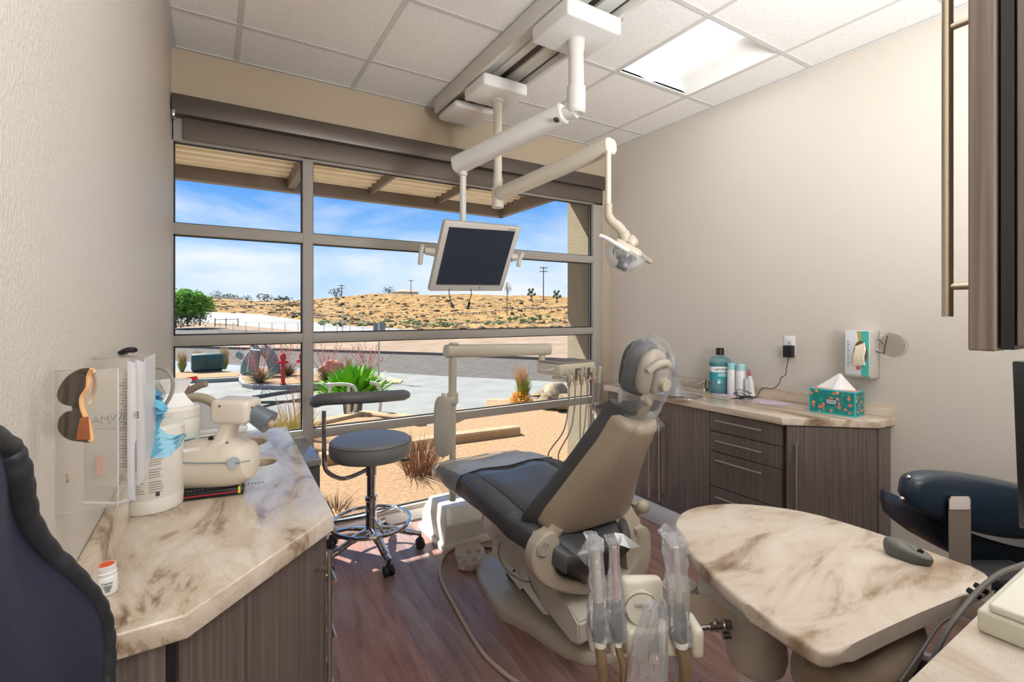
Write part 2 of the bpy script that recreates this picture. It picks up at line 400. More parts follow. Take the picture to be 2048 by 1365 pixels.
# the window: frame, mullion, transoms, eight panes
win = thing('window_1', None, None, (1.3, YW+.03, 0), kind='structure')
fy0, fy1 = YW, YW+.06
b = B()
zs = [(0.0, .085), (.600, .655), (1.166, 1.221), (1.747, 1.805), (2.229, 2.44)]
for k, (a, c) in enumerate(zs): b.box(WX0, WX1, fy0+(.004 if 0 < k < 4 else 0), fy1, a, c, .003)
b.box(WX0, WX0+.008, fy0, fy1, 0, 2.44); b.box(2.66, WX1, fy0, fy1, 0, 2.44, .003); b.box(.447, .503, fy0-.002, fy1, 0, 2.44, .003)
part('window_frame', b, ALU, win)
GASK = mat('window_gasket', (44, 46, 50), .6)
xs = [(WX0+.008, .447), (.503, 2.66)]
zz = [(.085, .600), (.655, 1.166), (1.221, 1.747), (1.805, 2.229)]
for (xa, xb) in xs:
    for (za, zb) in zz:
        b = B(); g = .007
        b.box(xa, xb, YW+.030, YW+.042, za, za+g).box(xa, xb, YW+.030, YW+.042, zb-g, zb).box(xa, xa+g, YW+.030, YW+.042, za, zb).box(xb-g, xb, YW+.030, YW+.042, za, zb)
        part('gasket', b, GASK, win, flat=True)
        part('window_pane', B().box(xa, xb, YW+.034, YW+.038, za, zb), GLASS, win, flat=True)
struct('trim_3', B().box(WX0, WX1, YW-.03, YW, 0, .012, .002).box(WX0, WX1, YW-.012, YW, 0, .06, .002), BASEB)
# roller shade cassette over the window
t = thing('roller_shade', 'long dark grey metal roller shade cassette above the big window', 'window shade', (1.28, YW-.03, 2.33))
part('cassette', B().box(WX0+.004, 2.75, YW-.075, YW-.002, 2.345, 2.447, .006), mat('cassette_metal', (104, 96, 90), .36, .6), t)
part('hem_bar', B().box(WX0+.05, 2.72, YW-.035, YW-.004, 2.236, 2.345, .004), mat('hem_metal', (104, 94, 86), .45, .3), t)
part('end_bracket', B().box(WX0+.003, WX0+.02, YW-.08, YW-.001, 2.33, 2.36, .003), CHROME, t)

# ------------------------------------------------------------------ ceiling troffers (one in view, the other three added unseen as fill)
REFL = mat('troffer_reflector', (226, 226, 224), .5)
DIFF = mat('troffer_diffuser', (250, 250, 248), .6, emit=(250, 250, 252), es=LAMP)
def troffer(i, j, label, k=1.0):
    x0, x1, y0, y1 = cell(i, j); x0 += .01; x1 -= .01; y0 += .01; y1 -= .01; cx = (x0+x1)/2
    t = thing('ceiling_light', label, 'ceiling light', (cx, (y0+y1)/2, ZC+.1), group=None)
    b = B(); n = 14
    prof = []
    for q in range(n+1):
        a = q/n; x = x0+(x1-x0)*a; z = ZC+.09*math.sin(PI*min(1, max(0, a)))**.6
        prof.append((x, z))
    b.loft([[(x, y0, z) for x, z in prof], [(x, y1, z) for x, z in prof]], closed=False)
    bm = b.bm
    for y in (y0, y1):
        vs = [bm.verts.new((x, y, z)) for x, z in prof]+[bm.verts.new((x1, y, ZC)), bm.verts.new((x0, y, ZC))]
        bm.faces.new(vs)
    part('reflector', b, REFL, t)
    b = B(); hx = .125; c2 = x0+.235
    prof = [(c2+hx*math.cos(PI+PI*q/14), ZC+.055+.05*math.sin(PI+PI*q/14)) for q in range(15)]
    b.loft([[(x, y0+.03, z) for x, z in prof], [(x, y1-.01, z) for x, z in prof]], closed=True, cap=True)
    part('diffuser', b, DIFF, t)
    part('trim', B().box(x0-.004, x1+.004, y0-.004, y0+.008, ZC-.002, ZC+.004).box(x0-.004, x1+.004, y1-.008, y1+.004, ZC-.002, ZC+.004).box(x0-.004, x0+.008, y0, y1, ZC-.002, ZC+.004).box(x1-.008, x1+.004, y0, y1, ZC-.002, ZC+.004), TBAR, t)
    return t
troffer(3, 1, 'square ceiling light with a curved white diffuser set in the tiles by the right wall')
troffer(3, 3, 'added square fill light in the ceiling over the mobile table, out of view')
troffer(0, 5, 'added square fill light in the passage ceiling behind the camera')
troffer(0, 3, 'added square fill light in the ceiling straight above the camera')
# sprinkler head
g = P(1232, 40, Z=ZC)
t = thing('sprinkler_head', 'small chrome fire sprinkler with red bulb in the ceiling beside the track', 'sprinkler', (g.x, g.y, ZC-.035))
part('escutcheon', B().lathe([(.0, -.001), (.03, -.001), (.034, 0), (.012, -.012), (.012, -.02), (0, -.02)], (g.x, g.y, ZC), 20), CHROME, t)
part('frame', B().tube(spline([(g.x-.012, g.y, ZC-.012), (g.x-.018, g.y, ZC-.03), (g.x, g.y, ZC-.045), (g.x+.018, g.y, ZC-.03), (g.x+.012, g.y, ZC-.012)], 5), .0035, 6).lathe([(0, 0), (.016, 0), (.016, .002), (0, .002)], (g.x, g.y, ZC-.05), 16), CHROME, t)
part('bulb', B().cyl((g.x, g.y, ZC-.04), (g.x, g.y, ZC-.014), .004, .004, 8), mat('red_bulb', (206, 70, 40), .2), t)

# ------------------------------------------------------------------ outside: canopy, wing wall, ground, street, hills
STUCCO = mat('stucco', (176, 164, 142), .9, bump=.6, bscale=60, var=.05, vscale=20, spec=.1)
struct('wall_exterior', B().box(2.72, 3.3, YW+.14, 3.46, -1.2, 3.2), STUCCO, True)
struct('wall_exterior_left', B().box(-1.5, -.30, YW+.13, YW+.3, -1.0, 2.45), STUCCO, True)
CORR = mat('corrugated_sheet', (240, 230, 206), .5, var=.04)
BEAM = mat('canopy_beam_paint', (112, 98, 84), .5)
t = thing('entrance_canopy', 'metal canopy with corrugated underside and dark beams outside the top of the window', 'canopy', (0.6, 3.7, 2.28))
cx0, cx1, cy0, cy1 = -1.6, 2.45, 3.22, 4.17
b = B(); n = 64; rings = []
for k in range(n+1):
    y = cy0+(cy1-cy0)*k/n; z = 2.41+.012*(1 if (k % 8) < 4 else -1)+(-.02*k/n); rings.append((y, z))
b.loft([[(cx0, y, z) for y, z in rings], [(cx1, y, z) for y, z in rings]], closed=False)
b.box(cx0, cx1, cy0, cy1, 2.43, 2.445)
part('corrugated_roof', b, CORR, t, flat=True)
part('fascia_beam', B().box(cx0, cx1, cy1-.06, cy1+.02, 2.283, 2.44, .004), BEAM, t)
part('side_beam', B().box(cx1-.05, cx1+.01, YW+.14, cy1, 2.283, 2.44, .004), BEAM, t)
part('side_beam', B().box(-.42, -.36, YW+.14, cy1, 2.283, 2.44, .004), BEAM, t)
for x, wd in ((.52, .055), (1.13, .03), (1.74, .03)):
    part('rafter', B().box(x-wd/2, x+wd/2, YW+.16, cy1-.06, 2.33 if wd < .05 else 2.30, 2.405, .003), BEAM, t)
part('sun_blocker', B().box(2.44, 2.72, YW+.14, 3.46, 2.36, 2.445), BEAM, t)  # unseen board added to keep stray sun off the right wall
part('ledger_beam', B().box(cx0, cx1, YW+.14, YW+.20, 2.33, 2.44), mat('ledger_tan', (176, 146, 104), .6), t)

GRAVEL = ramp_mat('gravel', [(0.3, (132, 98, 72)), (0.45, (176, 142, 110)), (0.6, (196, 166, 136)), (0.75, (208, 182, 156))], nscale=26, detail=12, rough=.95, bump=.9, nrough=.8, spec=.05)
SAND = ramp_mat('sand', [(0.3, (140, 118, 102)), (0.5, (166, 144, 126)), (0.7, (184, 164, 146))], nscale=.7, detail=12, rough=.95, nrough=.75, spec=.05)
CONC = ramp_mat('concrete', [(0.3, (142, 142, 140)), (0.7, (162, 162, 160))], nscale=1.2, detail=8, rough=.85, spec=.1)
ASPH = ramp_mat('asphalt', [(0.3, (98, 92, 88)), (0.7, (118, 112, 108))], nscale=3, detail=10, rough=.85, spec=.1)
HILL = ramp_mat('dry_hillside', [(0.34, (110, 96, 78)), (0.44, (158, 122, 84)), (0.53, (204, 164, 112)), (0.64, (216, 184, 136)), (.75, (170, 148, 124))], nscale=.5, detail=15, rough=.95, nrough=.78, spec=.05)
GB = -.78
def at(px, py, z=GB): return P(px, py, Z=z)
# driveway level (concrete), road, sand
def strip(rows, name, m, sub=1, namp=0.0, kind='structure'):
    """rows: polylines of 3D points with equal counts, joined into one ground sheet"""
    b = B(); g = []
    for a, c in zip(rows, rows[1:]):
        for k in range(sub):
            g.append([a[i].lerp(c[i], k/sub) for i in range(len(a))])
    g.append(rows[-1])
    if namp:
        for r, row in enumerate(g):
            if 0 < r:
                for i, p in enumerate(row): row[i] = p+Vector((0, 0, namp*noise.noise(p*0.06)+namp*.25*noise.noise(p*0.3)))
    b.loft(g, closed=False)
    return struct(name, b, m)
cols = [100, 220, 342, 390, 430, 475, 520, 562, 605, 650, 700, 755, 810, 860, 930, 1000, 1070, 1140, 1240, 1350]
def row(tab, dtab=None, z=None):
    out = []
    for px in cols:
        y = lerp(tab, px)
        if dtab is not None: out.append(V(px, y, lerp(dtab, px)))
        else: out.append(P(px, y, Z=z))
    return out
near = [Vector((-9+i*1.4, 2.6, GB)) for i in range(len(cols))]
rn = row([(100, 712), (342, 722), (477, 731), (680, 739), (860, 751), (1080, 762), (1350, 780)], z=GB)
rf = row([(100, 688), (342, 696), (552, 702), (860, 711), (1080, 721), (1350, 735)], z=GB)
struct('driveway', B().loft([[Vector((-14, 3.2, GB)), Vector((16, 3.2, GB))], [rn[0]+Vector((-8, 0, 0)), rn[-1]+Vector((6, 0, 0))]], closed=False), CONC, True)
bb = B(); bb.loft([[p+Vector((0, 0, .004)) for p in rn], [p+Vector((0, 0, .004)) for p in rf]], closed=False); struct('road', bb, ASPH)
rB = row([(342, 670), (520, 668), (860, 670), (1070, 674), (1350, 680)], [(342, 44), (860, 44), (1350, 40)])
rC = row([(342, 655), (430, 658), (520, 662), (605, 666.5), (640, 667), (860, 669), (1070, 673), (1350, 679)], [(342, 56), (640, 46), (1350, 41)])
rD = row([(342, 645), (430, 646), (520, 655), (605, 663), (700, 666), (860, 668.5), (1070, 672.5), (1350, 678.5)], [(342, 70), (640, 50), (1350, 42)])
rE = row([(342, 620), (397, 625), (430, 625), (520, 629), (605, 641), (640, 646), (700, 652), (800, 658), (860, 661), (940, 668.0), (1070, 671.5), (1350, 677)], [(342, 100), (640, 72), (1350, 50)])
rF = row([(342, 608), (430, 612), (520, 614), (605, 622), (700, 632), (860, 640), (1140, 640), (1350, 640)], [(342, 135), (640, 100), (1350, 75)])
rG = row([(342, 598), (430, 598), (500, 603), (600, 600), (700, 593), (780, 589), (860, 589), (930, 588), (1060, 590), (1135, 594), (1350, 592)], [(342, 190), (640, 150), (1350, 130)])
rH = row([(342, 625), (1350, 620)], [(342, 260), (1350, 220)])
rf2 = [p+Vector((0, .3, .10)) for p in rf]
struct('curb', B().loft([[p+Vector((0, 0, 0)) for p in rf], [p+Vector((0, 0, .14)) for p in rf], [p+Vector((0, .35, .14)) for p in rf]], closed=False), mat('curb_concrete', (142, 130, 118), .9), True)
strip([[p+Vector((0, .3, .12)) for p in rf], rB], 'sand_bank', SAND, 14, .10)
strip([rB, rC], 'side_road', ASPH)
strip([rC, rD], 'sand_verge', SAND)
strip([rD, rE], 'wash_channel', mat('channel_concrete', (160, 158, 156), .9, var=.04, vscale=.1))
hill = strip([rE, rF, rG, rH], 'hills', HILL, 16, 1.1)
# gravel bed by the window, a step above the driveway
bed = [(-2.2, 3.18), (2.9, 3.18), (3.3, 3.5), (6.0, 5.5)]+[tuple(P(x, y, Z=-.05)[:2]) for x, y in [(1180, 792), (1050, 800), (976, 804), (960, 826), (916, 848), (840, 856), (790, 846), (728, 828), (640, 845), (560, 856)]]+[(-2.2, 6.2)]
b = B(); b.prism(bed, GB-.1, -.04); struct('gravel_bed', b, GRAVEL, True)

TANB = mat('tan_block', (196, 164, 132), .85, var=.10, vscale=9, bump=.5, bscale=70, spec=.1)
def wallseg(name, pts, wd, z0, z1, m, label, cat, group=None, bev=.02):
    pp = [Vector((p[0], p[1], 0)) for p in pts]; rings = []
    for i, p in enumerate(pp):
        d = (pp[min(i+1, len(pp)-1)]-pp[max(i-1, 0)]).normalized(); nn = Vector((-d.y, d.x, 0))*wd/2
        rings.append([p-nn+Vector((0, 0, z0)), p+nn+Vector((0, 0, z0)), p+nn+Vector((0, 0, z1-bev)), p+nn*.8+Vector((0, 0, z1)), p-nn*.8+Vector((0, 0, z1)), p-nn+Vector((0, 0, z1-bev))])
    return solo(name, B().loft(rings), m, label, cat, group, flat=True)
q = [P(640, 915, Z=.02), P(760, 896, Z=.02), P(900, 874, Z=.02), P(1034, 852, Z=.05)]
wallseg('edging_wall', [(v.x, v.y) for v in q], .16, -.08, .05, TANB, 'low tan block edging curving across the orange gravel', 'garden edging')
q = [P(560, 852, Z=.0), P(640, 841, Z=.0), P(728, 823, Z=.0)]
wallseg('block_wall', [(v.x, v.y) for v in q]+[(q[-1].x+.55, q[-1].y-.75)], .2, GB, .0, TANB, 'tan block planter wall behind the stool backrest with a bevelled corner', 'garden wall')
q = [P(916, 818, Z=-.05), P(962, 826, Z=-.05), P(1012, 812, Z=-.05)]
wallseg('block_wall', [(v.x, v.y) for v in q], .2, -.5, -.06, TANB, 'short tan block wall end behind the slim white pole', 'garden wall')
q = [P(974, 800, Z=-.1), P(1050, 798, Z=-.1)]
wallseg('block_wall', [(v.x, v.y) for v in q], .2, -.45, -.1, TANB, 'tan block beside the orange and green grass clump', 'garden wall')
q = [P(530, 862, Z=-.1), P(628, 838, Z=-.1)]
ROCK = ramp_mat('boulder_stone', [(0.3, (136, 112, 84)), (0.55, (180, 164, 140)), (0.75, (196, 184, 166))], nscale=5, rough=.9, bump=.6, spec=.1)
for k, (px, py, d, r, sx, sy, sz, lb) in enumerate([(1112, 792, 6.2, .26, 1.0, .9, .8, 'round pale boulder left of the rock group by the column'), (1092, 806, 5.9, .15, .8, .8, 1.1, 'small brown rock beside the grass clump'),
        (1142, 786, 6.0, .30, 1.6, .6, .35, 'long slanting pale slab on top of the rock group'), (1140, 806, 5.6, .26, 1.3, .8, .6, 'low pale rock under the hanging hoses'),
        (1100, 780, 7.2, .24, 1.8, .5, .3, 'narrow pale rock at the back of the rock group')]):
    r *= .85; p = P(px, py+14, Z=-.05); p.z = -.05+r*sz*.75; solo('boulder', B().rock(p, r, sx, sy, sz, k+3, 3, .5), ROCK, lb, 'rock', 'garden boulders')

def tuft(name, base, h, spread, n, m, label, wd=.006, group=None, lean=.25, cat='ornamental grass'):
    b = B()
    for k in range(n):
        a = random.uniform(0, 2*PI); r = spread*math.sqrt(random.random())*.35
        bp = Vector(base)+Vector((math.cos(a)*r, math.sin(a)*r, 0)); l = h*random.uniform(.55, 1.0)
        out = spread*random.uniform(.2, 1)*(1-.4*random.random())
        b.blade(bp, bp+Vector((math.cos(a)*out, math.sin(a)*out, l)), wd, l*.12)
    return solo(name, b, m, label, cat, group, flat=True, loc=base)
GR1 = mat('straw_grass', (232, 204, 150), .8); GR2 = mat('green_grass', (150, 160, 74), .8); GR3 = mat('dark_grass', (104, 84, 60), .8)
GR4 = mat('orange_grass', (214, 152, 44), .8); GR5 = mat('sage_grass', (122, 120, 88), .8); PINK = mat('coral_flower', (226, 134, 124), .8); LEAF = mat('bright_leaf', (104, 164, 20), .6)
def tuft2(label, base, h, spread, n, m, m2, n2, wd=.006, h2=None, name='feather_grass', cat='ornamental grass', group=None):
    t = thing(name, label, cat, base, group=group)
    for nm, mm, nn, hh, sp in (('foliage', m, n, h, spread), ('plumes', m2, n2, h2 or h*1.5, spread*.9)):
        b = B()
        for k in range(nn):
            a = random.uniform(0, 2*PI); r = spread*.3*math.sqrt(random.random())
            bp = Vector(base)+Vector((math.cos(a)*r, math.sin(a)*r, 0)); l = hh*random.uniform(.5, 1.0); out = sp*random.uniform(.15, 1)
            b.blade(bp, bp+Vector((math.cos(a)*out, math.sin(a)*out, l)), wd, l*.15)
        part(nm, b, mm, t, flat=True)
    return t
tuft('purple_fountain_grass', P(838, 946, Z=-.04), .33, .34, 240, mat('plum_grass', (140, 104, 80), .8), 'dark tufted grass growing in the orange gravel behind the stool seat', .004)
p = P(1042, 808, Z=-.05)
t = thing('feather_grass', 'tall orange and green feather grass clump on the right', 'ornamental grass', p)
b = B()
for k in range(1500):
    a = random.uniform(0, 2*PI); el = random.uniform(.05, 1.5); r = .18*random.uniform(.5, 1)
    q = p+Vector((math.cos(a)*math.cos(el)*r, math.sin(a)*math.cos(el)*r, math.sin(el)*r*1.1)); b.blade(q, q+Vector((math.cos(a)*.04, math.sin(a)*.04, .005)), .007, .008)
part('skirt', b, GR4, t, flat=True)
b = B()
for k in range(360):
    a = random.uniform(0, 2*PI); q = p+Vector((.03+.04*math.cos(a), .04*math.sin(a), .06)); l = random.uniform(.14, .40); o = random.uniform(0, .11)
    b.blade(q, q+Vector((math.cos(a)*o+.02, math.sin(a)*o, l)), .005, .02)
part('foliage', b, GR2, t, flat=True)
b = B()
for k in range(260):
    a = random.uniform(0, 2*PI); q = p+Vector((.02+.04*math.cos(a), .04*math.sin(a), .26)); l = random.uniform(.12, .40); o = random.uniform(0, .12)
    b.blade(q, q+Vector((math.cos(a)*o-.03, math.sin(a)*o, l)), .003, .02)
part('plumes', b, mat('pink_straw', (240, 196, 150), .8), t, flat=True)
p = P(585, 905, Z=-.045); tuft2('pale yellow-green grass clump against the glass behind the counter', p, .42, .30, 200, GR2, GR1, 170, .004, .62)
p = P(600, 884, Z=-.045); tuft2('pink-tinged feather grass seen just left of the mullion', p, .35, .35, 120, GR1, PINK, 26, .004, .75)
p = V(672, 1020, 3.4); tuft('dry_weed', p, .12, .2, 60, GR3, 'flattened dry weed in the gravel beside the counter corner', .003, cat='weed')
# green agapanthus-like shrub
p = V(706, 836, 7.4)
t = thing('leafy_shrub', 'bright green leafy shrub beyond the stool backrest', 'shrub', p+Vector((0, 0, -.1)))
b = B()
for k in range(420):
    a = random.uniform(0, 2*PI); el = random.uniform(.1, 1.5); q = p+Vector((0, 0, .25))
    d = Vector((math.cos(a)*math.cos(el)*1.1, math.sin(a)*math.cos(el)*1.1, math.sin(el)*.75)); l = random.uniform(.25, .62)
    b.blade(q+d*l*.6, q+d*(l+.12)+Vector((0, 0, .05)), .03, .03)
part('foliage', b, LEAF, t, flat=True)
part('stems', B().cyl(p+Vector((0, 0, -.1)), p+Vector((0, 0, .4)), .12, .16, 9), GR3, t)
# planted island
isl = [at(*q) for q in [(480, 752), (477, 766), (484, 775), (505, 779), (560, 780), (612, 778), (690, 772), (770, 768), (772, 762), (735, 757), (640, 754), (600, 748), (560, 744), (510, 742)]]
b = B().prism([(v.x, v.y) for v in isl], GB, GB+.12, .02); struct('planter_island_curb', b, mat('kerb_concrete', (158, 158, 156), .9), True)
cx = sum(v.x for v in isl)/len(isl); cy = sum(v.y for v in isl)/len(isl)
b = B().prism([(cx+(v.x-cx)*.95, cy+(v.y-cy)*.9) for v in isl], GB+.02, GB+.135); struct('planter_island', b, GRAVEL, True)
isl = [at(*q) for q in [(300, 772), (350, 768), (420, 766), (476, 763), (482, 758), (478, 752), (430, 748), (300, 752)]]
b = B().prism([(v.x, v.y) for v in isl], GB, GB+.12, .02); struct('planter_strip_curb', b, mat('kerb_concrete', (158, 158, 156), .9), True)
cx = sum(v.x for v in isl)/len(isl); cy = sum(v.y for v in isl)/len(isl)
b = B().prism([(cx+(v.x-cx)*.97, cy+(v.y-cy)*.8) for v in isl], GB+.02, GB+.135); struct('planter_strip', b, GRAVEL, True)
def G(px, py): return at(px, py, GB+.13)
tuft2('tan feather grass left of the green utility box', G(364, 744), .42, .16, 120, GR2, GR1, 160, .012, .75)
tuft2('tan feather grass touching the left side of the green utility box', G(394, 738), .45, .14, 60, GR1, GR1, 140, .012, .75)
tuft2('tan feather grass right of the green utility box', G(449, 739), .5, .17, 120, GR2, GR1, 190, .012, .85)
def yucca(px, py, s, label):
    p = G(px, py); t = thing('red_yucca', label, 'shrub', p)
    b = B()
    for k in range(330):
        a = random.uniform(0, 2*PI); el = random.uniform(.15, 1.4); l = random.uniform(.5, 1)*.62*s
        b.blade(p, p+Vector((math.cos(a)*math.cos(el)*l, math.sin(a)*math.cos(el)*l, math.sin(el)*l*.85)), .008, .02)
    part('foliage', b, GR5, t, flat=True)
    b = B()
    for k in range(22):
        a = random.uniform(0, 2*PI); el = random.uniform(.75, 1.4); l = random.uniform(.9, 1.45)*s
        tip = p+Vector((math.cos(a)*math.cos(el)*l, math.sin(a)*math.cos(el)*l, math.sin(el)*l))
        b.tube([p, p.lerp(tip, .55)+Vector((0, 0, .04)), tip], [.005, .005, .003], 5)
        for q in range(9):
            c = p.lerp(tip, .62+.4*q/9); b.ball(c+Vector((random.uniform(-.03, .03), random.uniform(-.03, .03), 0)), .014, u=6, v=4)
    part('flower_stalks', b, PINK, t)
    return t
yucca(520, 766, 1.15, 'large red-flowered yucca in front of the wrapped pipes')
yucca(577, 752, .95, 'red-flowered yucca behind the red hydrant posts')
yucca(652, 760, .95, 'red-flowered yucca beside the boulder right of the mullion')
yucca(735, 757, .85, 'red-flowered yucca behind the bright green shrub')
p = G(697, 757); tuft2('small tan feather grass behind the bright green shrub', p, .4, .12, 50, GR2, GR1, 120, .012, .7)
solo('boulder', B().rock(G(666, 752)+Vector((0, 0, .2)), .32, 1.2, .8, .8, 9, 3, .5), mat('red_rock', (196, 138, 112), .9, var=.1), 'reddish boulder in the planted island', 'rock')
def bollard(px, py, h, label):
    p = at(px, py, GB+.12); t = thing('hydrant_post', label, 'hydrant', p); RED = mat('red_enamel', (176, 26, 34), .4)
    part('pipe', B().lathe([(0, 0), (.075, 0), (.075, .05), (.055, .06), (.055, h-.12), (.08, h-.11), (.08, h), (.05, h+.05), (0, h+.06)], p, 16), RED, t)
    part('outlet', B().cyl(p+Vector((-.14, 0, h-.2)), p+Vector((.14, 0, h-.2)), .04, .04, 12), RED, t)
bollard(566, 770, .82, 'red hydrant post standing in the island in front of the yuccas')
bollard(604, 762, .78, 'red hydrant post half hidden by the window mullion')
# wrapped backflow pipes
GCOV = mat('green_fabric_cover', (128, 156, 154), .7, bump=.3, bscale=6, var=.15, vscale=3); REDP = mat('red_valve', (188, 54, 52), .5)
def wrapped(pts, rr, label, stem=None):
    t = thing('backflow_assembly', label, 'pipe', pts[0], group=None)
    part('fabric_cover', B().tube(spline(pts, 6), rr, 12), GCOV, t)
    if stem is not None: part('valve_stem', B().cyl(stem, stem+Vector((0, 0, .35)), .05, .05, 10).cyl(stem+Vector((-.12, 0, .35)), stem+Vector((.12, 0, .35)), .03, .03, 8), REDP, t)
g0 = V(496, 752, 15.6)
def o(px, py, d=15.6): return V(px, py, d)
wrapped([o(491, 748), o(494, 725), o(508, 704), o(516, 700)], .16, 'green wrapped backflow pipe, left bend leaning outward', o(505, 703))
wrapped([o(505, 745, 15), o(508, 720, 15), o(511, 700, 15)], .16, 'green wrapped backflow pipe standing upright behind the large yucca', o(530, 702, 15.2))
wrapped([o(549, 750, 15.2), o(546, 725, 15.2), o(536, 706, 15.2), o(526, 700, 15.2)], .18, 'green wrapped backflow pipe, right bend beside the red flowers')
wrapped([o(476, 708, 15.8), o(492, 716, 15.8), o(505, 720, 15.8)], .13, 'green wrapped pipe end pointing left from the backflow group')
# green utility box
p = at(415, 744, GB+.12)
t = thing('utility_box', 'dark green metal utility box standing in the gravel strip', 'utility box', p); UG = mat('utility_green', (34, 72, 70), .5)
part('cabinet', B().box(p.x-.46, p.x+.46, p.y-.25, p.y+.25, p.z+.04, p.z+.62, .09, 3), UG, t)
part('plinth', B().box(p.x-.42, p.x+.42, p.y-.22, p.y+.22, p.z, p.z+.05), DGREY, t)
part('warning_plate', B().box(p.x-.08, p.x+.02, p.y-.253, p.y-.249, p.z+.2, p.z+.42), mat('green_plate', (28, 58, 60), .5), t)
# street sign, seen from behind
p = at(758, 766); t = thing('street_sign', 'back of a square grey road sign on a thin pole', 'sign', p); top = V(758, 647, (p.dot(FW)))
part('post', B().cyl(p, top, .03, .03, 8), STEEL, t)
part('plate', B().obox(V(758.5, 654, p.dot(FW)), (.36, .01, .24), Matrix.Rotation(-TH, 4, 'Z'), .002), mat('sign_back', (120, 122, 122), .6), t)
# handrails
WR = mat('white_rail_paint', (226, 222, 214), .4)
def rail(pts, r, label, name='handrail', m=WR, closed=False): return solo(name, B().tube(spline(pts, 6, closed), r, 8, closed), m, label, 'railing')
d = 6.6
t = thing('handrail', 'white looped tube handrail below the stool backrest', 'railing', V(660, 850, d))
part('rail', B().tube(spline([V(652, 770, d), V(690, 769, d), V(710, 776, d), V(712, 800, d), V(708, 826, d), V(690, 836, d), V(655, 838, d)], 6), .022, 8), WR, t)
part('rail', B().tube(spline([V(740, 765, d), V(757, 772, d), V(761, 800, d), V(757, 826, d), V(738, 836, d), V(700, 838, d)], 6), .022, 8), WR, t)
part('post', B().cyl(V(697, 775, d), V(697, 862, d), .024, .024, 8), WR, t)
part('post', B().cyl(V(660, 768, d), V(660, 788, d), .024, .024, 8), WR, t)
t = thing('handrail', 'dark sloping handrail crossing the left panes', 'railing', V(512, 808, 6.4))
part('rail', B().tube([V(506, 796, 6.4), V(560, 787, 6.9), V(604, 781, 7.4), V(660, 778, 7.6)], .03, 8), DGREY, t)
part('post', B().cyl(V(512, 796, 6.4), V(512, 840, 6.4), .028, .028, 8), DGREY, t)
part('rail', B().tube([V(512, 818, 6.4), V(560, 806, 6.9), V(604, 799, 7.4)], .02, 8), DGREY, t)
part('rail', B().tube([V(512, 806, 6.4), V(604, 803, 7.4)], .02, 8), DGREY, t)
WOODP = mat('tan_slab', (214, 196, 168), .8, var=.1)
q = [P(540, 842, Z=-.3), P(640, 822, Z=-.3)]
solo('concrete_ramp', B().box(-.5, 1.7, 7.6, 9.2, GB, GB+.28, .02), CONC, 'pale concrete ramp slab beyond the white handrail', 'ramp')
# orange sand mound on driveway, joints
solo('sand_patch', B().prism([(v.x, v.y) for v in [at(748, 761), at(768, 766), at(800, 768), at(806, 762), at(780, 757)]], GB, GB+.03, .01), mat('orange_sand', (232, 196, 140), .9), 'small heap of orange sand by the sign post', 'sand')

# trees
def tree(name, base, h, r, m, label, cat='tree', n=1400, trunk=.25, sx=1.0, cup=.0):
    t = thing(name, label, cat, base); base = Vector(base)
    b = B()
    for k in range(n):
        u = Vector((random.gauss(0, 1), random.gauss(0, 1), random.gauss(0, 1))).normalized()*(random.random()**.4)
        lump = 1+.28*noise.noise(u*2.2+Vector((h, 0, 0)))
        c = base+Vector((u.x*r*sx*lump, u.y*r*lump, h*trunk+(h*(1-trunk))*(.5+.5*u.z*lump)))
        s = r*.085*random.uniform(.6, 1.3); q = Vector((random.uniform(-1, 1), random.uniform(-1, 1), random.uniform(-1, 1))).normalized(); w2 = q.cross(Vector((.3, .4, .9))).normalized()
        bm = b.bm; v = [bm.verts.new(c+q*s), bm.verts.new(c+w2*s), bm.verts.new(c-q*s), bm.verts.new(c-w2*s)]; bm.faces.new(v)
    part('crown', b, m, t, flat=True)
    part('trunk', B().cyl(base, base+Vector((0, 0, h*.6)), r*.08, r*.04, 7), mat('bark', (96, 78, 62), .9), t)
    return t
TG = mat('tree_green', (132, 176, 74), .8, var=.25, vscale=.6); TD = mat('tree_dark', (74, 88, 62), .85, var=.2, vscale=.4)
tree('street_tree', V(376, 646, 54), 3.7, 1.75, TG, 'round bright green tree at the left edge of the window', n=3800, sx=1.35, trunk=.1)
tree('street_tree', V(346, 650, 60), 4.6, 1.2, TG, 'green tree cut off by the left wall', n=500, trunk=.1)
for px, py, lb in [(352, 656, 'dark bush under the green tree, at the wall'), (375, 654, 'dark bush under the middle of the green tree'), (400, 652, 'dark bush right of the green tree trunk')]:
    tree('dark_bush', V(px, py, 52), 1.5, .95, TD, lb, 'shrub', 260, .02, 1.2)
for px, py, hh, rr, lb in [(432, 600, 3.4, 2.2, 'leftmost dark tree on the skyline'), (459, 602, 2.6, 3.4, 'wide low dark tree on the left skyline'), (494, 604, 2.4, 2.2, 'dark tree on the skyline left of the white cars'),
        (529, 604, 3.2, 3.2, 'dark tree on the skyline nearest the mullion'), (566, 603, 2.0, 3.4, 'low dark tree line just left of the mullion')]:
    tree('distant_tree', V(px, py, 180), hh, rr, TD, lb, 'tree', 160, .02)
for px, py, hh, rr, lb in [(672, 594, 2.8, 2.2, 'dark tree on the skyline beside the tall pole'), (778, 590, 2.5, 2.0, 'dark round tree on the skyline left of the monitor'), (1016, 590, 3.8, 1.4, 'dark tree beside the monitor edge on the skyline')]:
    tree('distant_tree', V(px, py, 150), hh, rr, TD, lb, 'tree', 160, .02)
